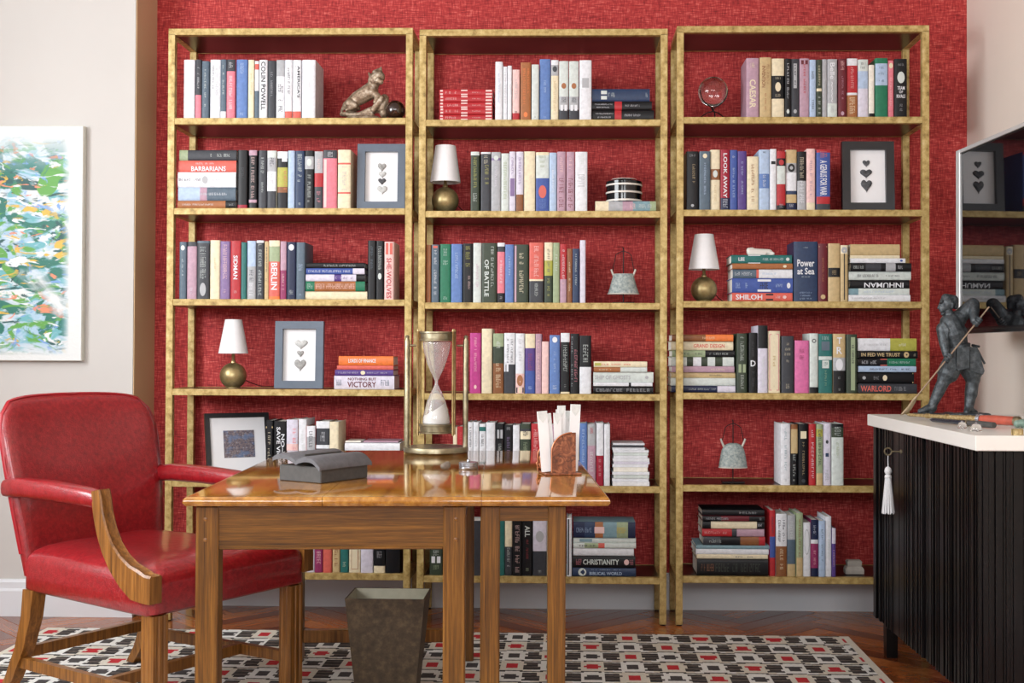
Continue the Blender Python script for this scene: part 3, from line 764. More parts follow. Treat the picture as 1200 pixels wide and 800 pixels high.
shelf_books('M', 2, [
 ('u', 57, 79, 106, 'o', 'slim orange-brown'),
 ('u', 83, 118, 106, 'S', 'slate white-lettered', ('~~~~~~~~~~~', 'W', .1, .9, .45), ('#', 'C', .02, .06, .6)),
 ('u', 122, 172, 103, 'F', 'bright green', ('~~~', 'g', .08, .2, .5, 0, 'h'), ('~~', 'g', .28, .36, .6), ('~~~', 'g', .9, .95, .5)),
 ('u', 175, 226, 103, 'B', 'periwinkle blue', ('~~~~~~', 'L', .15, .6, .35)),
 ('u', 229, 275, 100, 'K', 'black yellow-lettered', ('~~~~~~', 'y', .05, .4, .6), ('~~~~~~', 'k', .55, .8, .3, .15)),
 ('u', 278, 316, 98, 'g', 'pale grey', ('~~~~~~~', 'I', .35, .75, .4)),
 ('u', 319, 388, 98, 'X', 'wide dark green', ('~ LEE ~AY', 'g', .06, .8, .26, .2), ('OF BATTLE', 'g', .28, .9, .3, -.18)),
 ('u', 391, 426, 97, 'W6D15P84K', 'pink dark-footed', ('~~~~', 'W', .3, .7, .4), ('~', 'W', .9, .95, .4)),
 ('u', 428, 468, 105, 'B', 'mid-blue dull', ('~~~~~', 'L', .2, .6, .3)),
 ('u', 471, 537, 105, 'X', 'wide olive-black', ('#', 'I', .02, .99, .14, -.42), ('~~~~~~~~', 'E', .15, .85, .4)),
 ('u', 541, 607, 95, 'C61E64D', 'salmon and charcoal', ('~~~~~~~~', 'k', .06, .58, .45), ('~~~~~', 'g', .68, .9, .3)),
 ('u', 612, 651, 95, 'E30y55X', 'yellow to green', ('~~~~~~~~', 'X', .08, .5, .4), ('~~~~', 'y', .6, .9, .4)),
 ('u', 653, 683, 97, 'J', 'slim sage', ('~~~~', 'g', .2, .5, .4)),
 ('u', 686, 716, 103, 'R60I', 'red to mauve', ('~~~~~~~~', 'W', .1, .7, .5)),
 ('u', 719, 742, 125, 'U', 'slim brown', ('~~~~~~~', 'E', .2, .8, .4)),
 ('u', 744, 776, 125, 'n', 'short slate', ('~~~~~~~~', 'g', .1, .7, .35)),
 ('u', 779, 805, 85, 'A', 'tall slim lavender-white'),
])
shelf_books('M', 3, [
 ('u', 265, 316, 120, 'm', 'magenta', ('~~~~~~~~~~', 'k', .08, .65, .3), ('@', 'k', .86, .93, .25)),
 ('u', 320, 368, 100, 'E', 'tall beige'),
 ('u', 372, 422, 122, 'J22X50U', 'green to brown', ('~~~~~~~', 'E', .5, .95, .6), ('~~~', 'g', .1, .3, .5)),
 ('u', 425, 476, 120, 'W52D', 'white mountain', ('~~ ~~~~~', 'D', .1, .5, .26, .2), ('~~ ~~~~~', 'D', .1, .5, .26, -.16), ('#', 'W', .52, .64, .4, -.3)),
 ('u', 479, 520, 122, 'W67k', 'white face-footed', ('~~~~~~', 'G', .1, .55, .4), ('@', 'o', .69, .88, .7), ('#', 'K', .9, .99, .85), ('#', 'E', .9, .99, .25)),
 ('u', 523, 570, 124, 'E24p62b', 'purple and blue', ('~~~~~', 'M', .3, .62, .5), ('~~', 'L', .88, .94, .5)),
 ('u', 572, 600, 124, 'I', 'slim mauve-pink', ('~~~~~~~', 'k', .1, .8, .5)),
 ('u', 602, 634, 160, 'k', 'short pinkish white'),
 ('u', 638, 686, 130, 'B', 'blue dot-topped', ('@', 'W', .03, .13, .5), ('~~~~~~', 'L', .2, .65, .3), ('~~', 'W', .86, .93, .5)),
 ('u', 690, 732, 120, 'W15K97E', 'black white-topped', ('~~~~~~~', 'g', .2, .65, .6), ('~', 'G', .85, .9, .3)),
 ('u', 735, 777, 123, 'K', 'dark red-lettered', ('~~~~~~~~', 'P', .22, .88, .45, .12), ('~~~~~~', 'G', .05, .9, .2, -.3)),
 ('u', 779, 833, 132, 'K54W', 'black over white', ('~~~~', 'g', .1, .5, .6)),
 ('s', [(845, 1095, 253, 278, 'E', 'pastel beige', ('~~~~~~~', 'C', .15, .7, .4), ('#', 'y', .02, .14, .5)),
        (845, 1095, 280, 301, 'o50g', 'thin brown and white', ('~~~~', 'E', .1, .4, .4)),
        (843, 1125, 303, 349, 'g', 'white grey-lettered', ('SHIP OF GHOSTS', 'G', .03, .62, .4), ('@', 'G', .86, .92, .3)),
        (843, 1120, 352, 367, 'W60K64W', 'thin white'),
        (843, 1125, 369, 403, 'K', 'black grey-printed', ('~~~~~~~~~', 'G', .05, .95, .6))]),
])
shelf_books('M', 4, [
 ('u', 187, 206, 122, 'E', 'slim cream'),
 ('u', 208, 240, 118, 'R', 'bright red', ('~~~~~', 'C', .1, .4, .4)),
 ('u', 257, 280, 98, 'W', 'slim white', ('~~~~~~~', 'D', .08, .4, .5)),
 ('u', 282, 308, 98, 'W', 'slim white lightly-lettered', ('~~~~', 'G', .15, .4, .4)),
 ('u', 310, 340, 106, 'W5Q12W', 'white teal-topped', ('~~~~~', 'K', .18, .4, .5)),
 ('u', 342, 384, 100, 'W', 'wide plain white', ('~~~', 'g', .1, .3, .4)),
 ('u', 388, 425, 105, 'K', 'black grey-patched', ('#', 'G', .1, .24, .7), ('~~~~', 'g', .3, .5, .5)),
 ('u', 427, 466, 112, 'K', 'purple-black', ('~~~', 'W', .03, .08, .6, 0, 'h'), ('~~~~', 'V', .2, .5, .5)),
 ('u', 468, 499, 112, 'W', 'white', ('~~~~', 'g', .1, .3, .4)),
 ('u', 502, 550, 106, 'X8D12E25X', 'green-black cream-patched', ('~~', 'K', .12, .2, .6), ('~~~~~', 'J', .28, .5, .5)),
 ('u', 553, 595, 105, 'R', 'red white-lettered', ('~~~~~~', 'k', .1, .48, .6)),
 ('u', 597, 619, 105, 'N', 'slim purple-navy', ('~~~~', 'V', .1, .5, .4)),
 ('u', 621, 690, 110, 'I', 'wide mauve'),
 ('u', 692, 760, 108, 'O', 'wide off-white'),
 ('u', 763, 777, 106, 'E84N', 'slim cream'),
 ('u', 779, 815, 103, 'B', 'periwinkle blue', ('~~~~~~~~', 'L', .1, .85, .4)),
 ('u', 817, 855, 107, 'G35I', 'grey to mauve', ('~~', 'R', .06, .16, .5), ('~~~~~~~', 'g', .45, .95, .5)),
 ('u', 858, 892, 103, 'W52r', 'white over crimson', ('~~~~~~', 'k', .58, .85, .4), ('~~~', 'g', .1, .3, .4)),
 ('u', 895, 922, 108, 'W', 'slim plain white', ('~~~~', 'g', .2, .5, .4)),
])
shelf_books('M', 5, [
 ('u', 80, 140, 118, 'X', 'dark green white-patched', ('~~', 'g', .55, .65, .6), ('#', 'W', .66, .78, .7), ('~~', 'J', .82, .9, .6)),
 ('u', 260, 322, 120, 'D', 'charcoal'),
 ('u', 325, 348, 118, 'K82k', 'slim black', ('~~~~~~~', 'W', .15, .6, .5)),
 ('u', 352, 430, 116, 'Q', 'wide teal-green', ('@', 'g', .02, .08, .25), ('~~~~~~~~~~', 'g', .14, .68, .16), ('~~~', 'J', .84, .9, .3)),
 ('u', 432, 466, 118, 'E48D', 'cream over charcoal', ('~~~~~', 'g', .5, .85, .5)),
 ('u', 468, 512, 116, 'K', 'black pink-speckled', ('~~~~~~~~~', 'k', .1, .95, .6)),
 ('u', 514, 560, 118, 'K', 'black', ('ALL', 'g', .1, .3, .5), ('~~~~~~~', 'R', .35, .7, .3), ('~', 'J', .86, .92, .4)),
 ('u', 563, 627, 116, 'A56D', 'pale over charcoal', ('@', 'G', .2, .4, .6), ('~~~', 'g', .9, .95, .3)),
 ('u', 629, 644, 116, 'E', 'slim cream'),
 ('u', 650, 718, 116, 'K', 'wide black'),
 ('u', 722, 745, 108, 'W', 'tall slim white', ('#', 'K', .02, .98, .3, -.2)),
 ('s', [(752, 1042, 125, 198, 'N18n35o48t70J88N', 'thick blue picture', ('~~~~~', 'L', .05, .3, .4), ('#', 'k', .34, .5, .4), ('~~~', 'Y', .7, .85, .5)),
        (752, 1045, 200, 222, 'g', 'thin white-teal', ('#', 't', .1, .3, .6)),
        (752, 1045, 224, 246, 'g18J40C50g', 'thin mixed pale', ('~~~~', 'D', .1, .4, .5)),
        (752, 1035, 248, 283, 'W', 'plain white'),
        (748, 1042, 285, 338, 'K', 'black white-lettered', ('CHRISTIANITY', 'g', .17, .74, .46), ('~~', 'P', .06, .15, .7), ('@', 'k', .82, .9, .5), ('~~', 'P', .91, .97, .6)),
        (748, 1045, 340, 378, 'n', 'slate-blue disc-marked', ('@', 'g', .09, .22, .9), ('BIBLICAL WORLD', 'L', .27, .78, .36, -.14), ('~~~~~~~~~~~~', 'L', .3, .76, .16, .28))]),
])
# --- right bookcase
shelf_books('R', 0, [
 ('u', 347, 404, 185, 'I', 'wide mauve-grey', ('CAESAR', 'E', .36, .84, .5), ('~~', 'E', .08, .16, .5, 0, 'h')),
 ('u', 408, 460, 182, 'T', 'tan brown-lettered', ('INVENTION', 'U', .14, .5, .32, -.16), ('~~~~~~', 'U', .12, .45, .3, .2), ('~~~~', 'o', .6, .9, .2)),
 ('u', 463, 520, 186, 'E29K68E', 'cream black-banded', ('@', 'E', .4, .56, .45), ('~~~~', 'E', .31, .35, .6, 0, 'h'), ('~~~~', 'E', .6, .65, .6, 0, 'h')),
 ('u', 523, 548, 188, 'K', 'slim black', ('~~~~~~~', 'W', .08, .7, .5), ('@', 'g', .86, .94, .5)),
 ('u', 550, 588, 188, 'D', 'charcoal label-topped', ('#', 'G', .08, .5, .4), ('~~~~', 'K', .1, .48, .25), ('@', 'G', .86, .93, .4)),
 ('u', 590, 633, 186, 'I', 'dusty rose', ('~~~~~~~', 'R', .1, .6, .3), ('#', 'Z', .03, .1, .7)),
 ('u', 635, 664, 192, 'L', 'slim pale blue', ('~~~', 'D', .2, .35, .5), ('~~~', 'D', .7, .9, .4)),
 ('u', 666, 690, 192, 'X50E55X', 'slim olive-dark', ('~~~~~', 'E', .06, .46, .5), ('~~~~~', 'g', .6, .95, .6)),
 ('u', 692, 713, 190, 'G', 'slim beige-grey'),
 ('u', 716, 760, 190, 'G76g', 'grey white-lettered', ('Belle ~~~~', 'W', .06, .74, .5), ('~~~', 'G', .8, .92, .4)),
 ('u', 765, 802, 188, 'Z', 'dark maroon', ('~~~', 'k', .04, .2, .6), ('~~~~~~', 'I', .3, .7, .3), ('@', 'I', .9, .97, .4)),
 ('u', 805, 853, 186, 'W12R58W62o', 'white red-panelled', ('~~~~~~', 'k', .15, .55, .4), ('~~~', 'E', .66, .95, .7)),
 ('u', 856, 902, 190, 'g20L50A', 'lavender sky', ('~~~~', 'D', .05, .09, .7, 0, 'h'), ('~~~~', 'D', .12, .16, .7, 0, 'h')),
 ('u', 906, 930, 215, 'O92K', 'short slim cream'),
 ('u', 934, 990, 185, 'F9L46F', 'green pale-panelled', ('~~~', 'n', .14, .18, .5, 0, 'h'), ('~~~~~', 'n', .24, .28, .7, 0, 'h'), ('~~~', 'n', .36, .4, .6, 0, 'h')),
 ('u', 993, 1018, 195, 'P', 'slim rose-red', ('@', 'E', .04, .14, .7), ('~~~~~~', 'k', .3, .8, .4)),
 ('u', 1022, 1078, 188, 'K', 'black portrait', ('@', 'g', .22, .42, .6), ('TEAM', 'W', .47, .53, .6, 0, 'h'), ('OF', 'W', .545, .59, .3, 0, 'h'), ('RIVALS', 'W', .61, .67, .7, 0, 'h'), ('~~~~~', 'G', .08, .12, .7, 0, 'h'), ('~~~', 'G', .75, .9, .3)),
])
shelf_books('R', 1, [
 ('u', 75, 130, 105, 'K', 'wide black gold-lettered', ('~~~~~', 'T', .22, .55, .3, .1), ('~~~~~', 'G', .05, .09, .7, 0, 'h'), ('@', 'G', .9, .95, .25)),
 ('u', 134, 183, 105, 'S', 'blue-grey', ('@', 'E', .04, .12, .4), ('~~~~~~~~', 'L', .2, .75, .25)),
 ('u', 185, 228, 97, 'E32U50E', 'cream picture-banded', ('@', 'g', .34, .46, .5), ('~~~~~', 'T', .55, .9, .3)),
 ('u', 231, 272, 97, 'r80N', 'crimson and navy', ('LOOK AWAY', 'W', .06, .8, .42), ('~~', 'W', .82, .98, .7)),
 ('u', 274, 307, 98, 'b', 'royal blue', ('~', 'W', .1, .15, .5), ('~~~~~~~', 'L', .3, .8, .4)),
 ('u', 309, 348, 104, 'p', 'purple-blue', ('~~~~~~~~', 'L', .18, .75, .3)),
 ('u', 351, 403, 128, 'E', 'short cream', ('~~~~~~~~', 'U', .15, .85, .35)),
 ('u', 406, 452, 97, 'L40B64L', 'pale blue panelled', ('~~~~', 'W', .42, .62, .4), ('~~', 'D', .03, .06, .4)),
 ('u', 455, 483, 95, 'W', 'slim white-grey', ('#', 'K', .2, .25, .7)),
 ('u', 486, 525, 105, 'R12K25g56R92K', 'red white-banded', ('~~~', 'W', .9, .96, .6), ('@', 'R', .14, .24, .6)),
 ('u', 528, 577, 97, 'T22G38W68n74T88N', 'tan and white knot-marked', ('@', 'K', .23, .37, .65), ('@', 'G', .27, .33, .3), ('~~', 'W', .9, .96, .5)),
 ('u', 580, 620, 105, 'K50G', 'black cream-lettered', ('~~~~', 'E', .1, .46, .6), ('~~~~', 'W', .5, .9, .7)),
 ('u', 622, 660, 93, 'k88E', 'pinkish beige', ('~~~~~', 'I', .2, .8, .4)),
 ('u', 666, 728, 97, 'R5b78R90D', 'bright blue red-footed', ('A GENIUS FOR WAR', 'W', .18, .76, .5), ('~~', 'C', .03, .14, .7)),
])
shelf_books('R', 2, [
 ('s', [(280, 556, 148, 184, 'Q', 'dark green white-patched', ('LEE', 'W', .12, .22, .4), ('#', 'W', .28, .48, .98), ('~~~~~~ ~~~~~', 'W', .52, .86, .4), ('@', 'g', .9, .96, .4)),
        (284, 558, 187, 210, 'o', 'peach-brown', ('@', 'E', .84, .9, .5)),
        (286, 558, 213, 251, 'S40C44W', 'white and slate', ('~~~~~~', 'W', .04, .36, .5), ('~~~', 'L', .5, .9, .3)),
        (284, 560, 254, 317, 'b', 'thick royal blue', ('#', 'W', .42, .64, .85), ('~~', 'K', .46, .6, .6), ('~~', 'L', .06, .14, .5), ('~', 'L', .22, .26, .5), ('~~~', 'L', .72, .84, .3), ('@', 'W', .9, .96, .4)),
        (284, 558, 320, 358, 'C', 'salmon', ('SHILOH', 'W', .06, .5, .62), ('#', 'K', .56, .68, .8), ('~~~~', 'W', .72, .8, .4), ('@', 'k', .84, .9, .4))]),
 ('u', 564, 672, 88, 'n', 'very wide navy', ('Power', 'W', .3, .42, .72, 0, 'h'), ('at Sea', 'W', .44, .55, .72, 0, 'h'), ('~~~~~', 'g', .09, .11, .26, 0, 'h'), ('~~~~~~~~', 'g', .575, .6, .5, 0, 'h'), ('~~~~~~~~~~', 'L', .84, .865, .72, 0, 'h'), ('~~~~~~~~', 'L', .89, .915, .6, 0, 'h'), ('~~~~~~~~~', 'L', .94, .965, .7, 0, 'h')),
 ('u', 675, 718, 97, 'Z', 'maroon', ('~~~~~~~~', 'o', .25, .7, .3), ('#', 'T', .05, .06, .9), ('@', 'T', .88, .96, .5)),
 ('u', 720, 773, 97, 'T42K58T', 'gold black-banded', ('~~~', 'T', .46, .54, .5)),
 ('u', 776, 809, 105, 'E15T', 'cream gold-striped', ('#', 'K', .15, .97, .14), ('@', 'G', .03, .14, .8)),
 ('s', [(820, 1045, 100, 147, 'T', 'plain tan'),
        (820, 1045, 150, 162, 'E', 'thin cream'),
        (820, 1070, 164, 183, 'W', 'thin white', ('@', 'b', .9, .95, .5)),
        (820, 1097, 185, 220, 'K25D50K58G74K', 'black grey-printed', ('~~~', 'g', .05, .22, .5), ('~~', 'W', .78, .86, .6)),
        (814, 1097, 223, 259, 'g', 'pale grey', ('~ ~~~~~ ~~~~', 'D', .12, .48, .45), ('~~~~~~', 'D', .6, .82, .25)),
        (820, 1090, 262, 298, 'K', 'black upside-down', ('INHUMAN', 'W', .24, .9, .6, -.1, 'v', 1)),
        (814, 1090, 300, 328, 't16g', 'white blue-ended', ('~~~~~~~', 'L', .25, .8, .4)),
        (812, 1092, 330, 359, 'W', 'white grey-lettered', ('~~~~~~~~~~ ~~~~', 'G', .05, .6, .35))]),
])
shelf_books('R', 3, [
 ('s', [(12, 292, 122, 150, 'U55H', 'brown and orange', ('~~~~~', 'E', .5, .7, .5)),
        (10, 293, 153, 190, 'E', 'peach-cream', ('GRAND DESIGN', 'C', .36, .86, .42)),
        (14, 300, 194, 222, 'J53K', 'olive and black', ('~~~~~', 'g', .6, .9, .4), ('~~~~', 'X', .2, .5, .4)),
        (10, 296, 225, 265, 'g25X35W48X58g70X82g', 'green and white patterned', ('~~~~', 'W', .62, .7, .6)),
        (12, 297, 267, 293, 'I', 'mauve-brown', ('~~~~~', 'E', .6, .85, .4)),
        (10, 302, 295, 318, 'T', 'khaki', ('~~~~', 'X', .6, .8, .4)),
        (8, 302, 320, 354, 'g', 'pale grey'),
        (10, 302, 356, 388, 'N72A', 'navy pale-ended', ('~~~~~~~~~~~', 'g', .25, .7, .35))], .022),
 ('u', 306, 352, 118, 'X', 'dark green-black', ('~~~~~~~~~', 'g', .06, .5, .5), ('#', 'J', .52, .66, .7), ('~~~', 'g', .7, .95, .4)),
 ('u', 360, 398, 115, 'K', 'black letter-marked', ('D', 'W', .46, .56, .6, 0, 'h'), ('~~~~~', 'D', .15, .4, .4), ('~~~~', 'D', .65, .9, .4)),
 ('u', 401, 445, 82, 'K34A', 'tall black over white', ('~~~~~~', 'g', .5, .9, .3)),
 ('u', 448, 502, 107, 'E', 'cream red-bordered', ('#', 'P', .05, .96, .8), ('#', 'E', .06, .95, .7), ('~', 'T', .4, .6, .3)),
 ('u', 508, 563, 130, 'D', 'dark brown-grey', ('~~~', 'E', .12, .16, .3, 0, 'h'), ('~~~~~', 'E', .21, .25, .6, 0, 'h'), ('~~~~~~~', 'E', .3, .34, .75, 0, 'h'), ('~~', 'E', .42, .46, .3, 0, 'h'), ('~~~', 'E', .84, .92, .4, 0, 'h')),
 ('u', 568, 632, 150, 'w', 'short pink', ('~~~~', 'M', .16, .24, .5, 0, 'h'), ('~~~', 'M', .28, .36, .5, 0, 'h')),
 ('u', 636, 674, 118, 'g90K', 'pale blue-white', ('@', 'D', .09, .16, .5), ('@', 'g', .105, .145, .3)),
 ('u', 677, 738, 120, 'Q38g44Q', 'teal white-panelled', ('~~~~', 'g', .04, .1, .7, 0, 'h'), ('#', 'S', .13, .28, .6), ('#', 'g', .45, .58, .5), ('~~', 'Q', .48, .55, .4), ('~~~~', 'J', .62, .9, .2)),
 ('u', 742, 797, 120, 'T40G62K', 'tan and black portrait', ('T', 'W', .06, .17, .42, 0, 'h'), ('R', 'W', .22, .34, .45, 0, 'h'), ('@', 'W', .42, .62, .6), ('~~', 'g', .72, .76, .3, 0, 'h'), ('~', 'g', .92, .96, .2)),
 ('u', 802, 850, 122, 'X', 'olive-green', ('#', 'J', .05, .95, .4, .1), ('~~~~~~', 'D', .15, .5, .3, .1)),
 ('s', [(855, 1122, 140, 195, 'W55y', 'white and mustard', ('~~~~~~ ~~~~', 'G', .1, .5, .2), ('~~', 'W', .7, .82, .3)),
        (860, 1127, 197, 228, 'K', 'black gold-lettered', ('IN FED WE TRUST', 'T', .04, .7, .5), ('@', 'T', .76, .85, .8), ('~', 'E', .93, .96, .5)),
        (858, 1118, 231, 264, 'K50F', 'black and green', ('~~~~~', 'W', .02, .36, .6), ('#', 'C', .38, .5, .9), ('~~~~ ~~~~', 'W', .54, .9, .4)),
        (856, 1118, 266, 291, 'L', 'pale blue', ('~~~~~~~~~~', 'D', .2, .9, .35)),
        (856, 1112, 293, 343, 'K', 'thick black', ('@', 'G', .08, .14, .3), ('~~', 'G', .28, .38, .4), ('@', 'E', .44, .52, .5), ('#', 'T', .97, .985, .9)),
        (856, 1122, 346, 390, 'D', 'dark salmon-lettered', ('WARLORD', 'C', .04, .56, .62), ('~~~~~', 'G', .62, .82, .6))]),
])
shelf_books('R', 4, [
 ('u', 506, 548, 102, 'W', 'white teal-lettered', ('~~~~~~~~~~~', 't', .08, .82, .35), ('~', 'G', .9, .94, .3)),
 ('u', 551, 583, 105, 'U8T48K', 'brown-topped black', ('@', 'T', .18, .4, .7), ('~~~~~~', 'g', .5, .95, .5)),
 ('u', 586, 630, 103, 'K', 'black cream-patched', ('#', 'E', .12, .24, .6), ('~~~~~~~', 'T', .3, .85, .3), ('@', 'D', .9, .96, .4)),
 ('u', 633, 663, 103, 'R', 'orange-red', ('~~~~~~~', 'W', .1, .9, .5)),
 ('u', 666, 695, 105, 'J8y20J80T', 'yellow-green', ('~~~~~~~', 'X', .1, .7, .6)),
 ('u', 697, 733, 100, 'A', 'lavender-grey', ('@', 'D', .27, .33, .35), ('#', 'n', .48, .54, .4), ('~~', 'G', .75, .95, .6)),
 ('u', 736, 790, 103, 'K6X22g', 'pale green dark-topped', ('~~~', 'W', .05, .2, .7), ('~~~~~', 'J', .3, .6, .3)),
])
shelf_books('R', 5, [
 ('s', [(150, 432, 66, 92, 'K', 'black grey-marked', ('~~~', 'G', .6, .9, .5)),
        (150, 432, 94, 116, 'K30Z75K', 'black and maroon', ('~~~~~~ ~~~~', 'W', .06, .42, .6), ('~', 'W', .92, .96, .6)),
        (150, 432, 118, 150, 'K14E88K', 'black cream-labelled', ('~', 'W', .9, .96, .5)),
        (150, 432, 153, 186, 'R48D56I', 'red and beige', ('~~~~~~', 'k', .04, .4, .4)),
        (155, 436, 189, 226, 'D28K60U90R', 'dark picture', ('~~~', 'g', .1, .3, .5)),
        (124, 455, 229, 243, 't', 'thin light blue'),
        (122, 452, 245, 268, 'W', 'wide white'),
        (126, 448, 270, 286, 'E', 'thin beige', ('~~~~', 'D', .5, .8, .4)),
        (126, 448, 290, 368, 'K', 'very thick black', ('~~~~~', 'o', .06, .24, .6), ('~~~~~~~~~', 'X', .26, .9, .7))]),
 ('u', 456, 481, 70, 'R40b72R', 'red and blue', ('~~~~~', 'N', .1, .4, .4)),
 ('u', 484, 533, 85, 'W52U', 'white over brown', ('~~~~~', 'D', .1, .46, .3, .2), ('~~~~~', 'D', .1, .46, .3, -.2), ('~~~~', 'E', .56, .9, .4)),
 ('u', 535, 572, 92, 'G40S80T', 'grey landscape', ('~~~~', 'g', .1, .4, .5)),
 ('u', 576, 605, 82, 'J70T', 'olive-cream', ('~~~~~~~~', 'U', .1, .7, .4)),
 ('u', 607, 640, 125, 'W', 'short white oval-marked', ('@', 'G', .12, .6, .7), ('@', 'W', .14, .58, .55)),
 ('u', 642, 675, 112, 'N35W42M85N', 'navy and plum', ('~~~', 'W', .1, .3, .5), ('~~~~', 'k', .5, .8, .4)),
 ('u', 678, 707, 117, 'L', 'pale blue-white', ('~~~~~~', 'S', .15, .75, .35)),
 ('u', 709, 735, 98, 'W', 'tall slim white', ('~~~~~~', 'g', .1, .7, .4)),
 ('u', 737, 754, 150, 'A32p', 'short slim purple', ('~~~~', 'k', .45, .8, .4)),
])
# ------------------------------------------------------------------ rug
def rug():
    x0, x1 = -2.06, 1.085; y1 = at(700, 741, 5).y * 0 + atz(700, 741.5, 0.01).y; y0 = 2.0
    cell = 0.1405; n = 14; s = cell / n
    nx = int((x1 - x0) / s); ny = int((y1 - y0) / s)
    rnd = random.Random(3)
    cols = []
    jit = {}
    def J(a, b, c):
        k = (a, b, c)
        if k not in jit: jit[k] = rnd.choice((-1, 0, 0, 1))
        return jit[k]
    vs = []; fs = []; mi = []
    hz = [.0085, .0085, .0095, .0085, .0075, .008]
    for j in range(ny + 1):
        for i in range(nx + 1):
            vs.append((x0 + i * s, y0 + j * s, .0085 + .0012 * math.sin(j * PI) * 0 + .0006 * ((i * 7 + j * 13) % 5) / 5))
    for j in range(ny):
        jj = ny - 1 - j; cj, v = divmod(jj, n)
        for i in range(nx):
            ci, u = divmod(i + 3, n)
            redcell = (ci + cj) % 2 == 0
            du = abs(u - 6.5); dv = abs(v - 6.5)
            c = 1 if not redcell else 0                       # white or cream ground
            ju = J(ci, cj, v // 2 + 100) * .9
            if du + ju * .5 < 2.4 and dv < 2.7: c = 2 if redcell else 3
            elif du > 4.45 + ju and dv < 5.2:                           # dark stacks between the blocks
                c = 5 if v % 4 == 0 else (4 if (v + ci) % 3 else 3)
            elif v == 0 and du + J(ci, cj, u // 2 + 40) > 3.2: c = 4
            elif v == 13 and du + J(ci, cj, u // 2 + 60) < 4.4: c = 4
            if i < 2 or i > nx - 3: c = 0
            a = j * (nx + 1) + i
            fs.append((a, a + 1, a + nx + 2, a + nx + 1)); mi.append(c)
    m = MB(); m.v = vs; m.f = fs; m.mi = mi
    t = empty('rug', ((x0 + x1) / 2, (y0 + y1) / 2, 0))
    o = bpy.data.objects.new('pile', None) if False else None
    me = bpy.data.meshes.new('pile'); me.from_pydata(vs, [], fs)
    for k in ('rug_cream', 'rug_white', 'rug_red', 'rug_grey', 'rug_dark', 'rug_taupe'): me.materials.append(M[k])
    me.polygons.foreach_set('material_index', mi); me.update()
    o = bpy.data.objects.new('pile', me); C.objects.link(o); o.parent = t; o.location = (-t.location.x, -t.location.y, 0)
    b = MB().box(x0 - .004, x1 + .004, y0, y1 + .003, .0005, .0078).build('binding', M['rug_cream'], t)
    b.location = (-t.location.x, -t.location.y, 0)
    tag(t, 'woven wool rug with red, cream and charcoal block pattern under the table', 'rug')
    t.rotation_euler = (0, 0, math.radians(-.3))
rug()

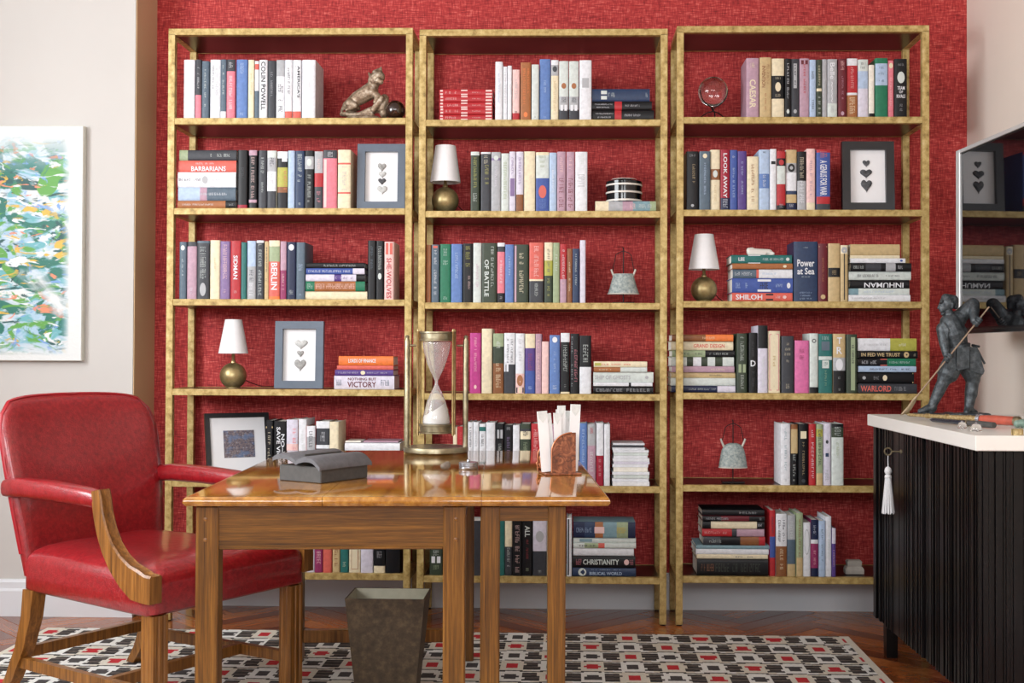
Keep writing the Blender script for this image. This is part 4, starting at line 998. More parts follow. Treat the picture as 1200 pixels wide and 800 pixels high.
# ------------------------------------------------------------------ drop-leaf table
def table():
    zt = .75; th = .022
    nl = atz(216, 583, zt); nr = atz(718, 582, zt); fl = atz(331, 527.5, zt); fr = atz(669, 527.5, zt)
    near = (nl.y + nr.y) / 2; far = (fl.y + fr.y) / 2
    s1n = atz(380.7, 579.7, zt); s1f = atz(443, 527.7, zt); s2n = atz(564, 584, zt); s2f = atz(569, 527.7, zt)
    ang = math.atan2((s1f.x + s2f.x - s1n.x - s2n.x) / 2, (s1f.y + s2f.y - s1n.y - s2n.y) / 2)
    # local frame: x across, y along the hinges
    ox, oy = (s1n.x + s2n.x) / 2, near
    t = empty('drop_leaf_table', (ox, oy, 0), -ang)
    ca, sa = math.cos(-ang), math.sin(-ang)
    def loc(p): dx, dy = p.x - ox, p.y - oy; return (dx * ca + dy * sa, -dx * sa + dy * ca)
    L = loc(fl)[1]; L = (loc(fl)[1] + loc(fr)[1]) / 2
    a = (loc(s1n)[0] + loc(s1f)[0]) / 2; b = (loc(s2n)[0] + loc(s2f)[0]) / 2
    xl = (loc(nl)[0] + loc(fl)[0]) / 2; xr = (loc(nr)[0] + loc(fr)[0]) / 2
    print('TABLE', 'L', L, 'x', xl, a, b, xr, 'ang', math.degrees(ang), 'org', ox, oy)
    def slab(x0, x1, name, rl, rr):
        m = MB(); r = .012; prof = []
        def sec(y, inset, z):
            return [(x0 + (inset if rl else 0), y, z), (x1 - (inset if rr else 0), y, z)]
        rings = []
        for (i, z) in ((.006, zt - th), (.001, zt - th + .006), (0, zt - .012), (.002, zt - .005), (.007, zt - .0005), (.010, zt)):
            rings.append([(x0 + (i if rl else .0006), i, z), (x1 - (i if rr else .0006), i, z), (x1 - (i if rr else .0006), L - i, z), (x0 + (i if rl else .0006), L - i, z)])
        m.loft(rings)
        return m.build(name, M['table_top'], t, 50)
    slab(xl, a, 'table_leaf', True, False); slab(a, b, 'table_top', False, False); slab(b, xr, 'table_leaf', False, True)
    for x in (a, b):                             # brass butt hinges under the seams
        for y in (.25, L / 2, L - .25):
            MB().box(x - .03, x + .03, y - .03, y + .03, zt - th - .003, zt - th).build('hinge', M['brass'], t)
    # main frame: square legs, deep pegged apron
    W = .055; lx = (loc(at(234, 640, oy + .04))[0], loc(at(545.5, 640, oy + .04))[0])
    z0 = at(400, 641.5, oy + .05).z; za = zt - th - .003
    inset = .028
    for ix, x in enumerate(lx):
        for iy, y in enumerate((inset, L - inset - W)):
            xx = x if ix == 0 else x - W
            leg = MB(); leg.box(xx, xx + W, y, y + W, .0105, za, b=.003)
            lo = leg.build('leg', M['table_leg'], t)
            if iy == 0:
                for zp in (za - .032, za - .082):
                    MB().lathe([(.0055, 0), (.005, .0022), (.002, .0035)], 0, 0, 8).build('peg', M['chair_wood'], lo, 40, (xx + (.024 if ix == 0 else W - .024), y + .0005, zp), (PI / 2, 0, 0))
    for y in (inset + .006, L - inset - .03):
        ap = MB().box(lx[0] + W, lx[1] - W, y, y + .024, z0, za).build('apron', M['table'], t)
        MB().box(lx[0] + W, lx[1] - W, y - .003, y + .004, z0, z0 + .008, b=.002).build('bead', M['table'], ap)
    for x in (lx[0] + .012, lx[1] - .036):
        MB().box(x, x + .024, inset + W, L - inset - W, z0, za).build('side_apron', M['table'], t)
    MB().box(lx[0] + W, lx[1] - W, L - inset - W + .01, L - inset - .012, .075, .12, b=.003).build('stretcher', M['chair_wood'], t)
    # gate that carries the right leaf
    gy = inset + .004; g0 = loc(at(563, 640, oy + .04))[0]; g1 = loc(at(663.5, 640, oy + .04))[0]; gz = at(600, 610.5, oy + .05).z
    g = MB().box(g0 + .046, g1 - .043, gy + .006, gy + .034, gz, za).build('gate_rail', M['table'], t)
    MB().box(g0, g0 + .048, gy, gy + .042, .0105, za, b=.003).build('gate_post', M['table_leg'], g)
    MB().box(g1 - .044, g1, gy, gy + .042, .0105, za, b=.003).build('gate_leg', M['table_leg'], g)
    MB().box(g0 + .046, g1 - .043, gy + .006, gy + .034, .09, .14).build('gate_stretcher', M['table_leg'], g)
    tag(t, 'polished honey-coloured wooden drop-leaf table with square legs and gate leg', 'table')
table()

# ------------------------------------------------------------------ red leather armchair
def armchair():
    front_near = Vector((-1.163, 3.33)); front_far = Vector((-.894, 3.85)); rear_near = Vector((-1.62, 3.61))
    fdir = Vector((.853, -.522)); ang = math.atan2(fdir.y, fdir.x)
    mid = (front_near + front_far) / 2 - fdir * .27 + Vector((.02, 0))
    t = empty('armchair', (mid.x, mid.y, 0), ang)
    # local: +x faces forward, +y is the chair's left (far side), z up
    def ring(x0, x1, wb, wf, z, r, n=6):
        """rounded trapezoid seen from above: wb half width behind, wf half width in front"""
        pts = []
        cs = ((x1 - r, wf - r, 0), (x0 + r, wb - r, 90), (x0 + r, -wb + r, 180), (x1 - r, -wf + r, 270))
        for cx, cy, a0 in cs:
            for k in range(n + 1):
                a = math.radians(a0 + 90 * k / n); pts.append((cx + r * math.cos(a), cy + r * math.sin(a), z))
        return pts
    m = MB(); R = []
    for i, z in ((0.012, .352), (0, .362), (0, .40), (-.002, .44), (.004, .462), (.02, .478), (.05, .491), (.10, .500), (.16, .505)):
        R.append(ring(-.39 + i * .7, .285 - i, .262 - i, .305 - i, z, max(.012, .035 - i * .05)))
    # sag the front rail into a saddle curve
    for k, r in enumerate(R):
        for q_, p in enumerate(r):
            x, y, z = p
            if k < 3 and x > .2: z += .035 * (1 - (y / .3) ** 2) * max(0, (x - .2) / .085)
            r[q_] = (x, y, z)
    m.loft(R)
    seat = m.build('seat', M['leather'], t, 60)
    # back: upholstered, wrapped round towards the sitter at both sides
    m = MB(); rings = []
    H0, H1 = .40, .957; nz = 22; ny = 26
    def half_w(f): return .262 + .036 * math.sin(min(1, f * 1.15) * PI / 2)
    def prof(f, s):      # f 0..1 height, s -1..1 across: depth of the middle surface
        return -.382 - .105 * f - .03 * f * f + .05 * (abs(s) ** 2.6) * (.35 + .65 * f)
    def topz(s): return H1 - .03 * (abs(s) ** 6) - .012 * s * s
    grid_f = []; grid_b = []
    for j in range(nz + 1):
        f = j / nz; rf = []; rb = []
        for i in range(ny + 1):
            s = -1 + 2 * i / ny
            hw = half_w(f)
            # rounded upper corners
            e = max(0, (f - .84) / .16); lim = 1 - .17 * (1 - math.sqrt(max(0, 1 - e * e)))
            ss = s * lim; z = H0 + (topz(ss) - H0) * f
            edge = (1 - abs(s) ** 8) * (1 - (max(0, f - .5) * 2) ** 9)
            edge = max(edge, 0) ** .5
            thk = .012 + .036 * edge; puff = .018 * (1 - s * s) * math.sin(min(1, f * 1.05) * PI)
            y = ss * hw; x = prof(f, ss)
            rf.append((x + thk * .55 + puff, y, z)); rb.append((x - thk * .75, y, z))
        grid_f.append(rf); grid_b.append(rb)
    rings = [a + b[::-1] for a, b in zip(grid_f, grid_b)]
    m.loft(rings, True, True)
    back = m.build('backrest', M['leather'], t, 70)
    pp = []
    for j in range(3, nz + 1): pp.append(Vector(grid_f[j][0]) * .5 + Vector(grid_b[j][0]) * .5)
    for i in range(1, ny): pp.append(Vector(grid_f[nz][i]) * .5 + Vector(grid_b[nz][i]) * .5)
    for j in range(nz, 2, -1): pp.append(Vector(grid_f[j][ny]) * .5 + Vector(grid_b[j][ny]) * .5)
    MB().tube(pp, .0075, 6).build('piping', M['piping'], back, 60)
    for sy in (-1, 1):
        y = sy * .292
        # padded arm
        m = MB(); R = []
        for k, (x, z, w_, h_) in enumerate(((-.425, .672, .020, .020), (-.415, .676, .026, .028), (-.34, .682, .031, .030), (-.18, .682, .034, .030), (-.03, .676, .034, .028), (.03, .671, .031, .026), (.047, .669, .026, .020))):
            rr = []
            for a in range(14):
                an = 2 * PI * a / 14; c_, s_ = math.cos(an), math.sin(an)
                rr.append((x, y + sy * .006 * k / 6 + w_ * math.copysign(abs(c_) ** .7, c_), z + h_ * math.copysign(abs(s_) ** .7, s_)))
            R.append(rr)
        m.loft(R); m.build('arm_pad', M['leather'], t, 60)
        # swept wooden arm support down to the seat rail
        m = MB(); R = []
        P = ((.052, .700, .034), (.058, .672, .040), (.066, .63, .042), (.082, .585, .046), (.106, .54, .052), (.140, .500, .062), (.185, .466, .076), (.228, .446, .090), (.268, .437, .082), (.294, .437, .080))
        for k, (x, z, w_) in enumerate(P):
            x0_, z0_, _ = P[max(0, k - 1)]; x1_, z1_, _ = P[min(len(P) - 1, k + 1)]
            dx, dz = x1_ - x0_, z1_ - z0_; l = math.hypot(dx, dz); nx_, nz_ = -dz / l, dx / l
            if k >= len(P) - 2: nx_, nz_ = 0, 1
            yy = y + sy * .012; hw = .021
            # grooved front face: a step near each edge
            rr = [(x - nx_ * 0 - nx_ * w_ * .5, yy - hw, z - nz_ * w_ * .5), (x + nx_ * w_ * .42, yy - hw, z + nz_ * w_ * .42), (x + nx_ * w_ * .5, yy - hw + .005, z + nz_ * w_ * .5),
                  (x + nx_ * w_ * .46, yy - hw + .010, z + nz_ * w_ * .46), (x + nx_ * w_ * .46, yy + hw - .010, z + nz_ * w_ * .46),
                  (x + nx_ * w_ * .5, yy + hw - .005, z + nz_ * w_ * .5), (x + nx_ * w_ * .42, yy + hw, z + nz_ * w_ * .42), (x - nx_ * w_ * .5, yy + hw, z - nz_ * w_ * .5)]
            R.append([(px_, py_, max(pz_, .398)) for px_, py_, pz_ in rr])
        m.loft(R); m.build('arm_support', M['chair_wood'], t, 35)
        # front leg with fluted faces
        m = MB(); x, w_ = .250, .052; yl = sy * .270; fl = []
        prof_ = [(-.5, -.5), (-.32, -.5), (-.26, -.44), (-.12, -.44), (-.06, -.5), (.06, -.5), (.12, -.44), (.26, -.44), (.32, -.5), (.5, -.5)]
        pr = []
        for rot in range(4):
            for (u, v) in prof_[:-1]:
                for _ in range(rot): u, v = -v, u
                pr.append((u, v))
        m.loft([[(x + u * w_, yl + v * w_, z) for u, v in pr] for z in (.0105, .356)]); m.build('leg', M['chair_wood'], t)
        # splayed rear leg
        m = MB(); R = []
        for (x, yq, z, w_) in ((-.355, .238, .358, .05), (-.365, .240, .27, .047), (-.395, .243, .17, .044), (-.445, .247, .07, .040), (-.49, .25, .0105, .038)):
            yq *= sy; R.append([(x - w_ / 2, yq - w_ / 2, z), (x + w_ / 2, yq - w_ / 2, z), (x + w_ / 2, yq + w_ / 2, z), (x - w_ / 2, yq + w_ / 2, z)])
        m.loft(R); m.build('leg', M['chair_wood'], t, 40)
        MB().bar((-.420, sy * .245, .125), (.235, sy * .268, .125), .022, .034).build('stretcher', M['chair_wood'], t)
    MB().bar((-.400, -.236, .155), (-.400, .236, .155), .022, .034).build('stretcher', M['chair_wood'], t)
    MB().bar((.03, -.25, .125), (.03, .25, .125), .022, .034).build('stretcher', M['chair_wood'], t)
    tag(t, 'red leather armchair with padded arms and curved wooden arm supports', 'armchair')
armchair()

# ------------------------------------------------------------------ black ribbed sideboard
SBX, SBY0, SBY1, SBZ = 1.135, 3.33, 4.49, .88
def sideboard():
    t = empty('sideboard', ((SBX + XR) / 2, (SBY0 + SBY1) / 2, 0)); cx, cy = t.location.x, t.location.y
    X0, X1, Y0, Y1 = SBX - cx, XR - .03 - cx, SBY0 - cy, SBY1 - cy
    zb = .135; zt = SBZ - .042
    MB().box(X0 - .012, X1, Y0 - .012, Y1 + .012, SBZ - .042, SBZ, b=.002).build('worktop', M['stone_top'], t)
    MB().box(X0 + .014, X1, Y0 + .014, Y1, zb, zt - .0005).build('carcass', M['ebony'], t)
    rnd = random.Random(5)
    nd = 3
    for k in range(nd):                       # three ribbed doors on the long side
        a, b = Y0 + .012 + (Y1 - Y0 - .024) * k / nd + .001, Y0 + .012 + (Y1 - Y0 - .024) * (k + 1) / nd - .001
        d = MB().box(X0 + .0122, X0 + .0138, a, b, zb, zt - .001).build('door', M['ebony'], t)
        m = MB(); y = a
        while y < b - .004:
            w_ = min(rnd.choice((.006, .008, .011, .015)), b - y); p = rnd.choice((.002, .005, .008, .011))
            m.box(X0 + .012 - p, X0 + .0121, y + .0004, y + w_ - .0004, zb, zt - .001); y += w_
        tag(m.build('ribs', M['ebony'], d), kind='stuff')
        if k == nd - 1:
            KEY.append((d, t, b))
    m = MB(); x = X0 + .002
    while x < X1 - .004:
        w_ = min(rnd.choice((.006, .008, .011, .015)), X1 - x); p = rnd.choice((.002, .005, .008, .011))
        m.box(x + .0004, x + w_ - .0004, Y0 + .012 - p, Y0 + .0121, zb, zt - .001); x += w_
    e = MB().box(X0 + .002, X1, Y0 + .0122, Y0 + .0138, zb, zt - .001).build('end_panel', M['ebony'], t)
    tag(m.build('ribs', M['ebony'], e), kind='stuff')
    for x in (X0 + .03, X1 - .07):
        for y in (Y0 + .05, Y1 - .10):
            MB().bar((x + .02, y + .02, .0), (x + .02, y + .02, zb), .040, .040, up=(0, 1, 0), w2=(.042, .042)).build('leg', M['ebony'], t)
    tag(t, 'black vertically ribbed sideboard with a white top against the right wall', 'sideboard')
KEY = []
sideboard()
def key_tassel():
    p = at(1057, 529, 4.2); 
    # find the point on the door face seen at the key
    d = ray(1057, 529); k = (SBX - .004 - CAM.x) / d.x; p = CAM + d * k
    t = empty('key_with_tassel', (SBX - .0035, p.y, p.z))
    m = MB(); m.tube([(0, 0, 0), (-.035, 0, 0)], .0028, 8)
    pts = [(-.035 - .012 + .012 * math.cos(a), .0, .012 * math.sin(a)) for a in [2 * PI * i / 14 for i in range(15)]]
    m.tube(pts, .0026, 6); m.build('key', M['brass'], t, 50)
    MB().lathe([(.008, -.002), (.008, .002)], 0, 0, 10).build('escutcheon', M['brass'], t, 40, (-.004, 0, 0), (0, PI / 2, 0))
    xx = -.047
    MB().tube([(xx, 0, -.010), (xx, .002, -.03), (xx, 0, -.055)], .0016, 6).build('cord', M['tassel'], t)
    m = MB(); m.lathe([(.003, -.050), (.010, -.056), (.013, -.066), (.010, -.074), (.0075, -.077), (.011, -.081), (.0125, -.088), (.008, -.092)], xx, 0, 12); m.build('knot', M['tassel'], t, 60)
    m = MB()
    for i in range(40):
        a = 2 * PI * i / 40; r0, r1 = .008, .0175 + .003 * ((i * 7) % 3) / 3
        if i % 3 == 0: r0, r1 = .004, .010
        m.tube([(xx + r0 * math.cos(a), r0 * math.sin(a), -.090), (xx + r0 * 1.5 * math.cos(a), r0 * 1.5 * math.sin(a), -.13), (xx + r1 * math.cos(a), r1 * math.sin(a), -.205 - .004 * (i % 2))], .0024, 5)
    tag(m.build('fringe', M['tassel'], t, 60), kind='stuff')
    tag(t, 'brass key with a pale silk tassel in the black sideboard door', 'key')
key_tassel()

# ------------------------------------------------------------------ television
def tv():
    th = math.radians(4.0)
    dirv = Vector((math.sin(th), -math.cos(th)))           # from the far edge towards the camera
    far = at(1122, 300, 4.60); zt_ = at(1122, 177, 4.60).z; zb_ = at(1122, 391, 4.60).z
    W = 1.22; H = zt_ - zb_
    t = empty('television', (far.x, far.y, zb_), math.atan2(dirv.y, dirv.x))
    # local: x along the screen towards the camera, y = away from the room (normal is -y ... check below), z up
    s = 1 if (Matrix.Rotation(math.atan2(dirv.y, dirv.x), 2) @ Vector((0, 1))).x > 0 else -1
    def bx(x0, x1, y0, y1, z0, z1, name, mat, par=None, b=0):
        ya, yb = sorted((s * y0, s * y1)); return MB().box(x0, x1, ya, yb, z0, z1, b=b).build(name, mat, par or t)
    bx(0, W, .004, .045, 0, H, 'housing', M['tv_black'], b=.004)
    bx(.0345, W - .02, 0, .0035, .022, H - .02, 'screen', M['tv_screen'])
    bx(0, .034, -.006, .0035, 0, H, 'bezel', M['tv_silver'], b=.001); bx(W - .012, W, -.006, .0035, 0, H, 'bezel', M['tv_silver'], b=.001)
    bx(.0345, W - .0125, -.006, .0035, H - .014, H, 'bezel', M['tv_silver'], b=.001); bx(.0345, W - .0125, -.006, .0035, 0, .014, 'bezel', M['tv_black'], b=.001)
    wallgap = XR - far.x - .06
    br = bx(W * .42, W * .58, .0455, .07, H * .3, H * .7, 'wall_mount', M['iron'])
    bx(W * .47, W * .53, .0705, max(.08, wallgap - .035), H * .44, H * .56, 'mount_arm', M['iron'], br)
    tag(t, 'large black flat-screen television on the right wall, reflecting the bookshelves', 'television')
tv()

# ------------------------------------------------------------------ painting
def painting():
    y = YP - .001
    a = at(98, 147, y - .035); b = at(95, 423, y - .035); X1 = a.x; X0 = X1 - 1.02; z1 = a.z; z0 = b.z
    t = empty('painting', ((X0 + X1) / 2, y, z0)); w_ = (X1 - X0) / 2; H = z1 - z0
    MB().box(-w_, w_, -.033, 0, 0, H, b=.003).build('stretched_canvas', M['canvas'], t)
    MB().box(-w_ + .003, w_ - .003, -.0345, -.0331, .003, H - .003).build('painted_face', M['painting'], t)
    tag(t, 'white canvas with green, blue and orange abstract brushwork on the left wall', 'painting')
painting()

# ------------------------------------------------------------------ wastebasket
def basket():
    zr = .33; f = at(404, 703, 3.70)
    fy = (CAM.z - zr) * FPX / (703 - 415); by = (CAM.z - zr) * FPX / (690 - 415)
    x0 = at(404, 703, fy).x; x1 = at(497.5, 703, fy).x
    t = empty('wastebasket', ((x0 + x1) / 2, (fy + by) / 2, .0105)); a = (x1 - x0) / 2; b = (by - fy) / 2; h = zr - .0105
    k = .74; th = .004
    def rect(a_, b_, z): return [(-a_, -b_, z), (a_, -b_, z), (a_, b_, z), (-a_, b_, z)]
    m = MB(); m.loft([rect(a * k, b * k, 0), rect(a, b, h), rect(a - th, b - th, h)], True, False); m.build('body', M['basket'], t)
    m = MB(); m.loft([rect(a - th - .0005, b - th - .0005, h - .0005), rect(a * k - th, b * k - th, .006)], False, True); m.build('lining', M['basket_in'], t)
    tag(t, 'dark bronze tapered square wastebasket under the wooden table', 'wastebasket')
basket()
# ------------------------------------------------------------------ things on the shelves
def shelf_pt(px, key, row, y=None):
    y = y or YF + .06
    return Vector((at(px, 300, y).x, y, SHZ[key][row] + .0004))
def lamp(px, key, row, shade_w_top, shade_w_bot, shade_h, ball_d, total, label):
    y = YF + .10; k = y / FPX
    p = shelf_pt(px, key, row, y)
    t = empty('table_lamp', p)
    R = ball_d * k / 2; H = total * k; sh = shade_h * k; rb = shade_w_bot * k / 2; rt = shade_w_top * k / 2
    MB().lathe([(R * .55, 0), (R * .56, .004), (R * .5, .006)], 0, 0, 24).build('foot', M['brass_ball'], t, 50)
    prof = [(max(.001, R * math.cos(a)), R * .97 + R * math.sin(a)) for a in [math.radians(-62 + 150 * i / 18) for i in range(19)]]
    prof = [(r, z - prof[0][1] + .004) for r, z in prof]; zt_ = prof[-1][1]
    MB().lathe(prof, 0, 0, 28).build('ball_base', M['brass_ball'], t, 60)
    MB().lathe([(.011, zt_ - .004), (.011, zt_ + .006), (.0065, zt_ + .01), (.0065, H - sh + .02), (.012, H - sh + .022), (.012, H - sh + .06)], 0, 0, 14).build('neck', M['brass_light'], t, 50)
    m = MB(); m.lathe([(rb, H - sh), (rt, H), (rt - .002, H), (rb - .002, H - sh), (rb, H - sh)], 0, 0, 32, None, False, False); m.build('lamp_shade', M['shade'], t, 60)
    m = MB(); m.tube([(-rt, 0, H - .01), (rt, 0, H - .01)], .0012, 6); m.tube([(0, -rt, H - .01), (0, rt, H - .01)], .0012, 6); m.lathe([(.006, H - .012), (.006, H - .004)], 0, 0, 8); m.build('shade_spider', M['brass'], t)
    m = MB(); m.tube([(R * .9, .01, R * .6), (R * 1.2, .05, .02), (R * 1.8, .10, .004), (R * 2.6, .17, .004)], .0018, 6); m.build('cord', M['iron'], t, 60)
    tag(t, label, 'lamp', 'small brass ball lamps')
lamp(274.3, 'L', 3, 19.5, 34.5, 40, 31, 81, 'brass ball lamp with white shade beside the slate-framed hearts, left bookcase')
lamp(521.5, 'M', 1, 24, 36, 43, 32, 79.5, 'brass ball lamp with white shade at left end of middle bookcase')
lamp(825, 'R', 2, 22, 36, 41, 30.5, 79, 'brass ball lamp with white shade beside stacked books, right bookcase')

def heart(mb, cx, cz, w_, h_, y, rnd):
    pts = []
    for i in range(20):
        a = 2 * PI * i / 20
        x = 16 * math.sin(a) ** 3 / 17; z = (13 * math.cos(a) - 5 * math.cos(2 * a) - 2 * math.cos(3 * a) - math.cos(4 * a)) / 14.5
        pts.append((x * (1 + .14 * (rnd.random() - .5)) + .05 * (rnd.random() - .5), z * (1 + .1 * (rnd.random() - .5)) + .12))
    R = []
    for s, yy in ((1.0, y), (1.0, y - .002), (.88, y - .0045), (.55, y - .006)):
        R.append([(cx + p[0] * w_ / 2 * s, yy, cz + p[1] * h_ / 2 * s) for p in pts])
    mb.loft(R)
def heart_frame(px0, px1, py0, key, row, wpx, win, hearts, fm, label):
    """shadow-box frame leaning a little back on the shelf"""
    y = YF + .05; k = y / FPX
    pc = (px0 + px1) / 2; p = shelf_pt(pc, key, row, y)
    W = (px1 - px0) * k / 2; H = at(pc, py0, y).z - p.z
    t = empty('picture_frame', p + Vector((0, 0, .002)), rot=(math.radians(-3), 0, 0)); fw = wpx * k; D = .028
    MB().prism([(-W, 0), (-W, H), (-W + fw, H - fw), (-W + fw, fw)], 0, D).build('frame_side', fm, t)
    MB().prism([(W, 0), (W, H), (W - fw, H - fw), (W - fw, fw)], 0, D).build('frame_side', fm, t)
    MB().prism([(-W, H), (W, H), (W - fw, H - fw), (-W + fw, H - fw)], 0, D).build('frame_rail', fm, t)
    MB().prism([(-W, 0), (W, 0), (W - fw, fw), (-W + fw, fw)], 0, D).build('frame_rail', fm, t)
    MB().box(-W + fw * .6, W - fw * .6, D * .7, D * .9, fw * .6, H - fw * .6).build('mat_board', M['mat'], t)
    rnd = random.Random(int(px0))
    for (hx, hz, hw, hh, mk) in hearts:
        m = MB(); heart(m, (hx - pc) * k, at(pc, hz, y).z - p.z, hw * k * 1.12, hh * k * 1.15, D * .7, rnd); m.build('pebble_heart', M[mk], t, 60)
    tag(t, label, 'picture frame', 'framed pebble hearts')
heart_frame(417.3, 474.2, 168.3, 'L', 1, 9, None, [(445.8, 195, 10, 9, 'pebble2'), (446.3, 203.8, 9, 7, 'pebble1'), (446, 211.8, 9, 7, 'pebble3'), (446.5, 222, 12, 9, 'pebble1')], M['slate_frame'], 'slate-framed box of four pebble hearts on second shelf of left bookcase')
heart_frame(321.8, 379.2, 376.5, 'L', 3, 9, None, [(351.6, 403.5, 14.5, 10, 'pebble1'), (351.2, 414.5, 7.5, 7, 'pebble2'), (351.2, 428, 13.5, 12, 'pebble2')], M['slate_frame'], 'slate-framed box of three pebble hearts beside the lamp on left bookcase')
heart_frame(988, 1048.5, 165.2, 'R', 1, 9.5, None, [(1017.2, 190.5, 8.5, 7, 'pebble3'), (1017, 202.5, 13.5, 9.5, 'pebble3'), (1017.2, 217, 12, 13, 'pebble3')], M['black_frame'], 'black-framed box of three dark pebble hearts on right bookcase')

def photo_frame():
    z = SHZ['L'][4] + .001; yaw = math.radians(28); lean = math.radians(15)
    bl = at(243, 560, YF + .075)
    t = empty('picture_frame', (bl.x, YF + .075, z + .004), rot=(0, 0, 0))
    t.rotation_euler = (Matrix.Rotation(yaw, 3, 'Z') @ Matrix.Rotation(-lean, 3, 'X')).to_euler()
    W, H, fw = .272, .272, .020
    fm = M['black_frame']
    for (poly, n) in (([(0, 0), (0, H), (fw, H - fw), (fw, fw)], 'frame_side'), ([(W, 0), (W, H), (W - fw, H - fw), (W - fw, fw)], 'frame_side'), ([(0, H), (W, H), (W - fw, H - fw), (fw, H - fw)], 'frame_rail'), ([(0, 0), (W, 0), (W - fw, fw), (fw, fw)], 'frame_rail')):
        MB().prism(poly, 0, .018).build(n, fm, t)
    MB().box(fw * .7, W - fw * .7, .006, .012, fw * .7, H - fw * .7).build('mat_board', M['mat'], t)
    MB().box(.075, .205, .0045, .0059, .080, .197).build('photograph', M['crowd'], t)
    tag(t, 'black-framed photograph of a crowd with wide white mat, leaning on left bookcase', 'picture frame')
photo_frame()

def magazine(key, row, px0, px1, z, th, dy, label, group, mat, depth=.2):
    xa = at(px0, 300, YS + dy).x; xb = at(px1, 300, YS + dy).x
    t = empty('magazine', ((xa + xb) / 2, YS + dy, z)); a = (xb - xa) / 2
    e = min(.0007, th * .2)
    m = MB(); m.box(-a, a, 0, depth, 0, e); m.box(-a, a, 0, depth, th - e, th); m.box(-a, a, 0, .0008, e, th - e); m.build('cover', mat, t)
    MB().box(-a + .001, a - .001, .001, depth - .002, e + .0001, th - e - .0001).build('pages', M['white_paper'], t)
    tag(t, label, 'magazine', group)
bk = [o for o in bpy.data.objects if o.get('label', '').startswith('white thick paperback book')][0]
zz = bk.location.z + (232 - 196) * .25 * YS / FPX / 2 + .003
magazine('L', 4, 406, 424, zz, .006, .02, 'small pale leaflet lying on stacked books, left bookcase behind table', 'leaflets behind the table', jacket(PAL['O']), .12)
magazine('L', 4, 427, 468, zz, .005, .03, 'thin mauve-covered magazine lying on stacked books, left bookcase behind table', 'leaflets behind the table', jacket(PAL['I']), .14)
zz = SHZ['M'][4] + .0005; rnd = random.Random(4)
ths = [.0175, .012, .014, .011, .018, .012, .010, .013, .0105, .012, .009, .011, .008, .007]
cols = ['W', 'W', 'g', 'W', 'O', 'W', 'A', 'W', 'W', 'g', 'W', 'W', 'D', 'W']
for i, th in enumerate(ths):
    a = 718 + rnd.random() * 2; b = 762 - rnd.random() * 3 - (i > 10) * 5
    magazine('M', 4, a, b, zz, th, .004 + rnd.random() * .01, 'white magazine, %s from the bottom of pile on middle bookcase' % ORD[i] if cols[i] != 'D' else 'dark-covered magazine near top of white pile on middle bookcase', 'magazines piled on the fifth shelf', jacket(PAL[cols[i]]), .165 + rnd.random() * .01)
    zz += th + .0006

def beast():
    k = (YF + .09) / FPX / 9.41; p = shelf_pt(390 + 330 / 9.41, 'L', 0, YF + .09); t = empty('animal_figurine', p)
    def P(cx, cy, y=0): return ((cx - 330) * k, y, (728 - cy) * k)
    m = MB(); s = k
    def cap(a, b, ra, rb): m.capsule(P(*a), P(*b), ra * s, rb * s)
    cap((150, 545, 0), (260, 470, 0), 55, 82); cap((260, 470, 0), (400, 390, 0), 82, 95); cap((400, 380, 0), (450, 300, -.005), 80, 62)
    cap((455, 270, -.01), (500, 235, -.014), 74, 72); cap((505, 285, -.03), (535, 305, -.034), 42, 30)             # head, muzzle
    cap((410, 225, -.012), (390, 190, -.012), 24, 10); cap((520, 170, -.012), (528, 125, -.012), 22, 8)            # ears
    cap((470, 195, -.012), (515, 160, -.012), 45, 28)
    for dy in (-.022, .022):
        cap((430, 410, dy * .8), (500, 450, dy), 44, 32); cap((500, 450, dy), (470, 520, dy * 1.1), 32, 26)
        cap((190, 540, dy), (250, 560, dy * 1.3), 55, 34); cap((250, 560, dy * 1.3), (160, 610, dy * 1.3), 30, 24)
    cap((110, 570, 0), (80, 600, .008), 26, 14); cap((80, 600, .008), (90, 640, .01), 14, 20)                       # tail
    baked(m, 'animal_body', M['beast'], t, .0028, 2)
    m = MB()
    def cap2(a, b, ra, rb): m.capsule(P(*a), P(*b), ra * s, rb * s)
    cap2((560, 470, 0), (540, 570, 0), 52, 62); cap2((540, 570, 0), (420, 600, 0), 60, 38); cap2((420, 590, 0), (300, 640, 0), 34, 28); cap2((540, 560, .02), (560, 640, 0), 50, 50); cap2((90, 640, 0), (420, 655, 0), 26, 34); cap2((540, 480, -.02), (450, 600, -.02), 36, 34)
    baked(m, 'rock', M['beast'], t, .003, 1)
    MB().lathe([(205 * k, 0), (215 * k, 12 * k), (190 * k, 26 * k), (200 * k, 40 * k), (170 * k, 56 * k), (150 * k, 62 * k)], 0, 0, 28, sy=.62).build('plinth', M['beast'], t, 40)
    tag(t, 'gilded bronze figurine of a crouching animal on top shelf of left bookcase', 'figurine')
    q_ = shelf_pt(390 + 682 / 9.41 , 'L', 0, YF + .06); r = 11.6 * (YF + .06) / FPX * 1.02
    t = empty('ball', q_); MB().sphere((0, 0, r), r, 28, 18).build('polished_ball', M['darkball'], t, 80)
    MB().lathe([(r * .3, 0), (r * .32, .0015)], 0, 0, 16).build('flat_foot', M['darkball'], t)
    tag(t, 'dark polished ball beside the bronze animal figurine', 'ball')
beast()

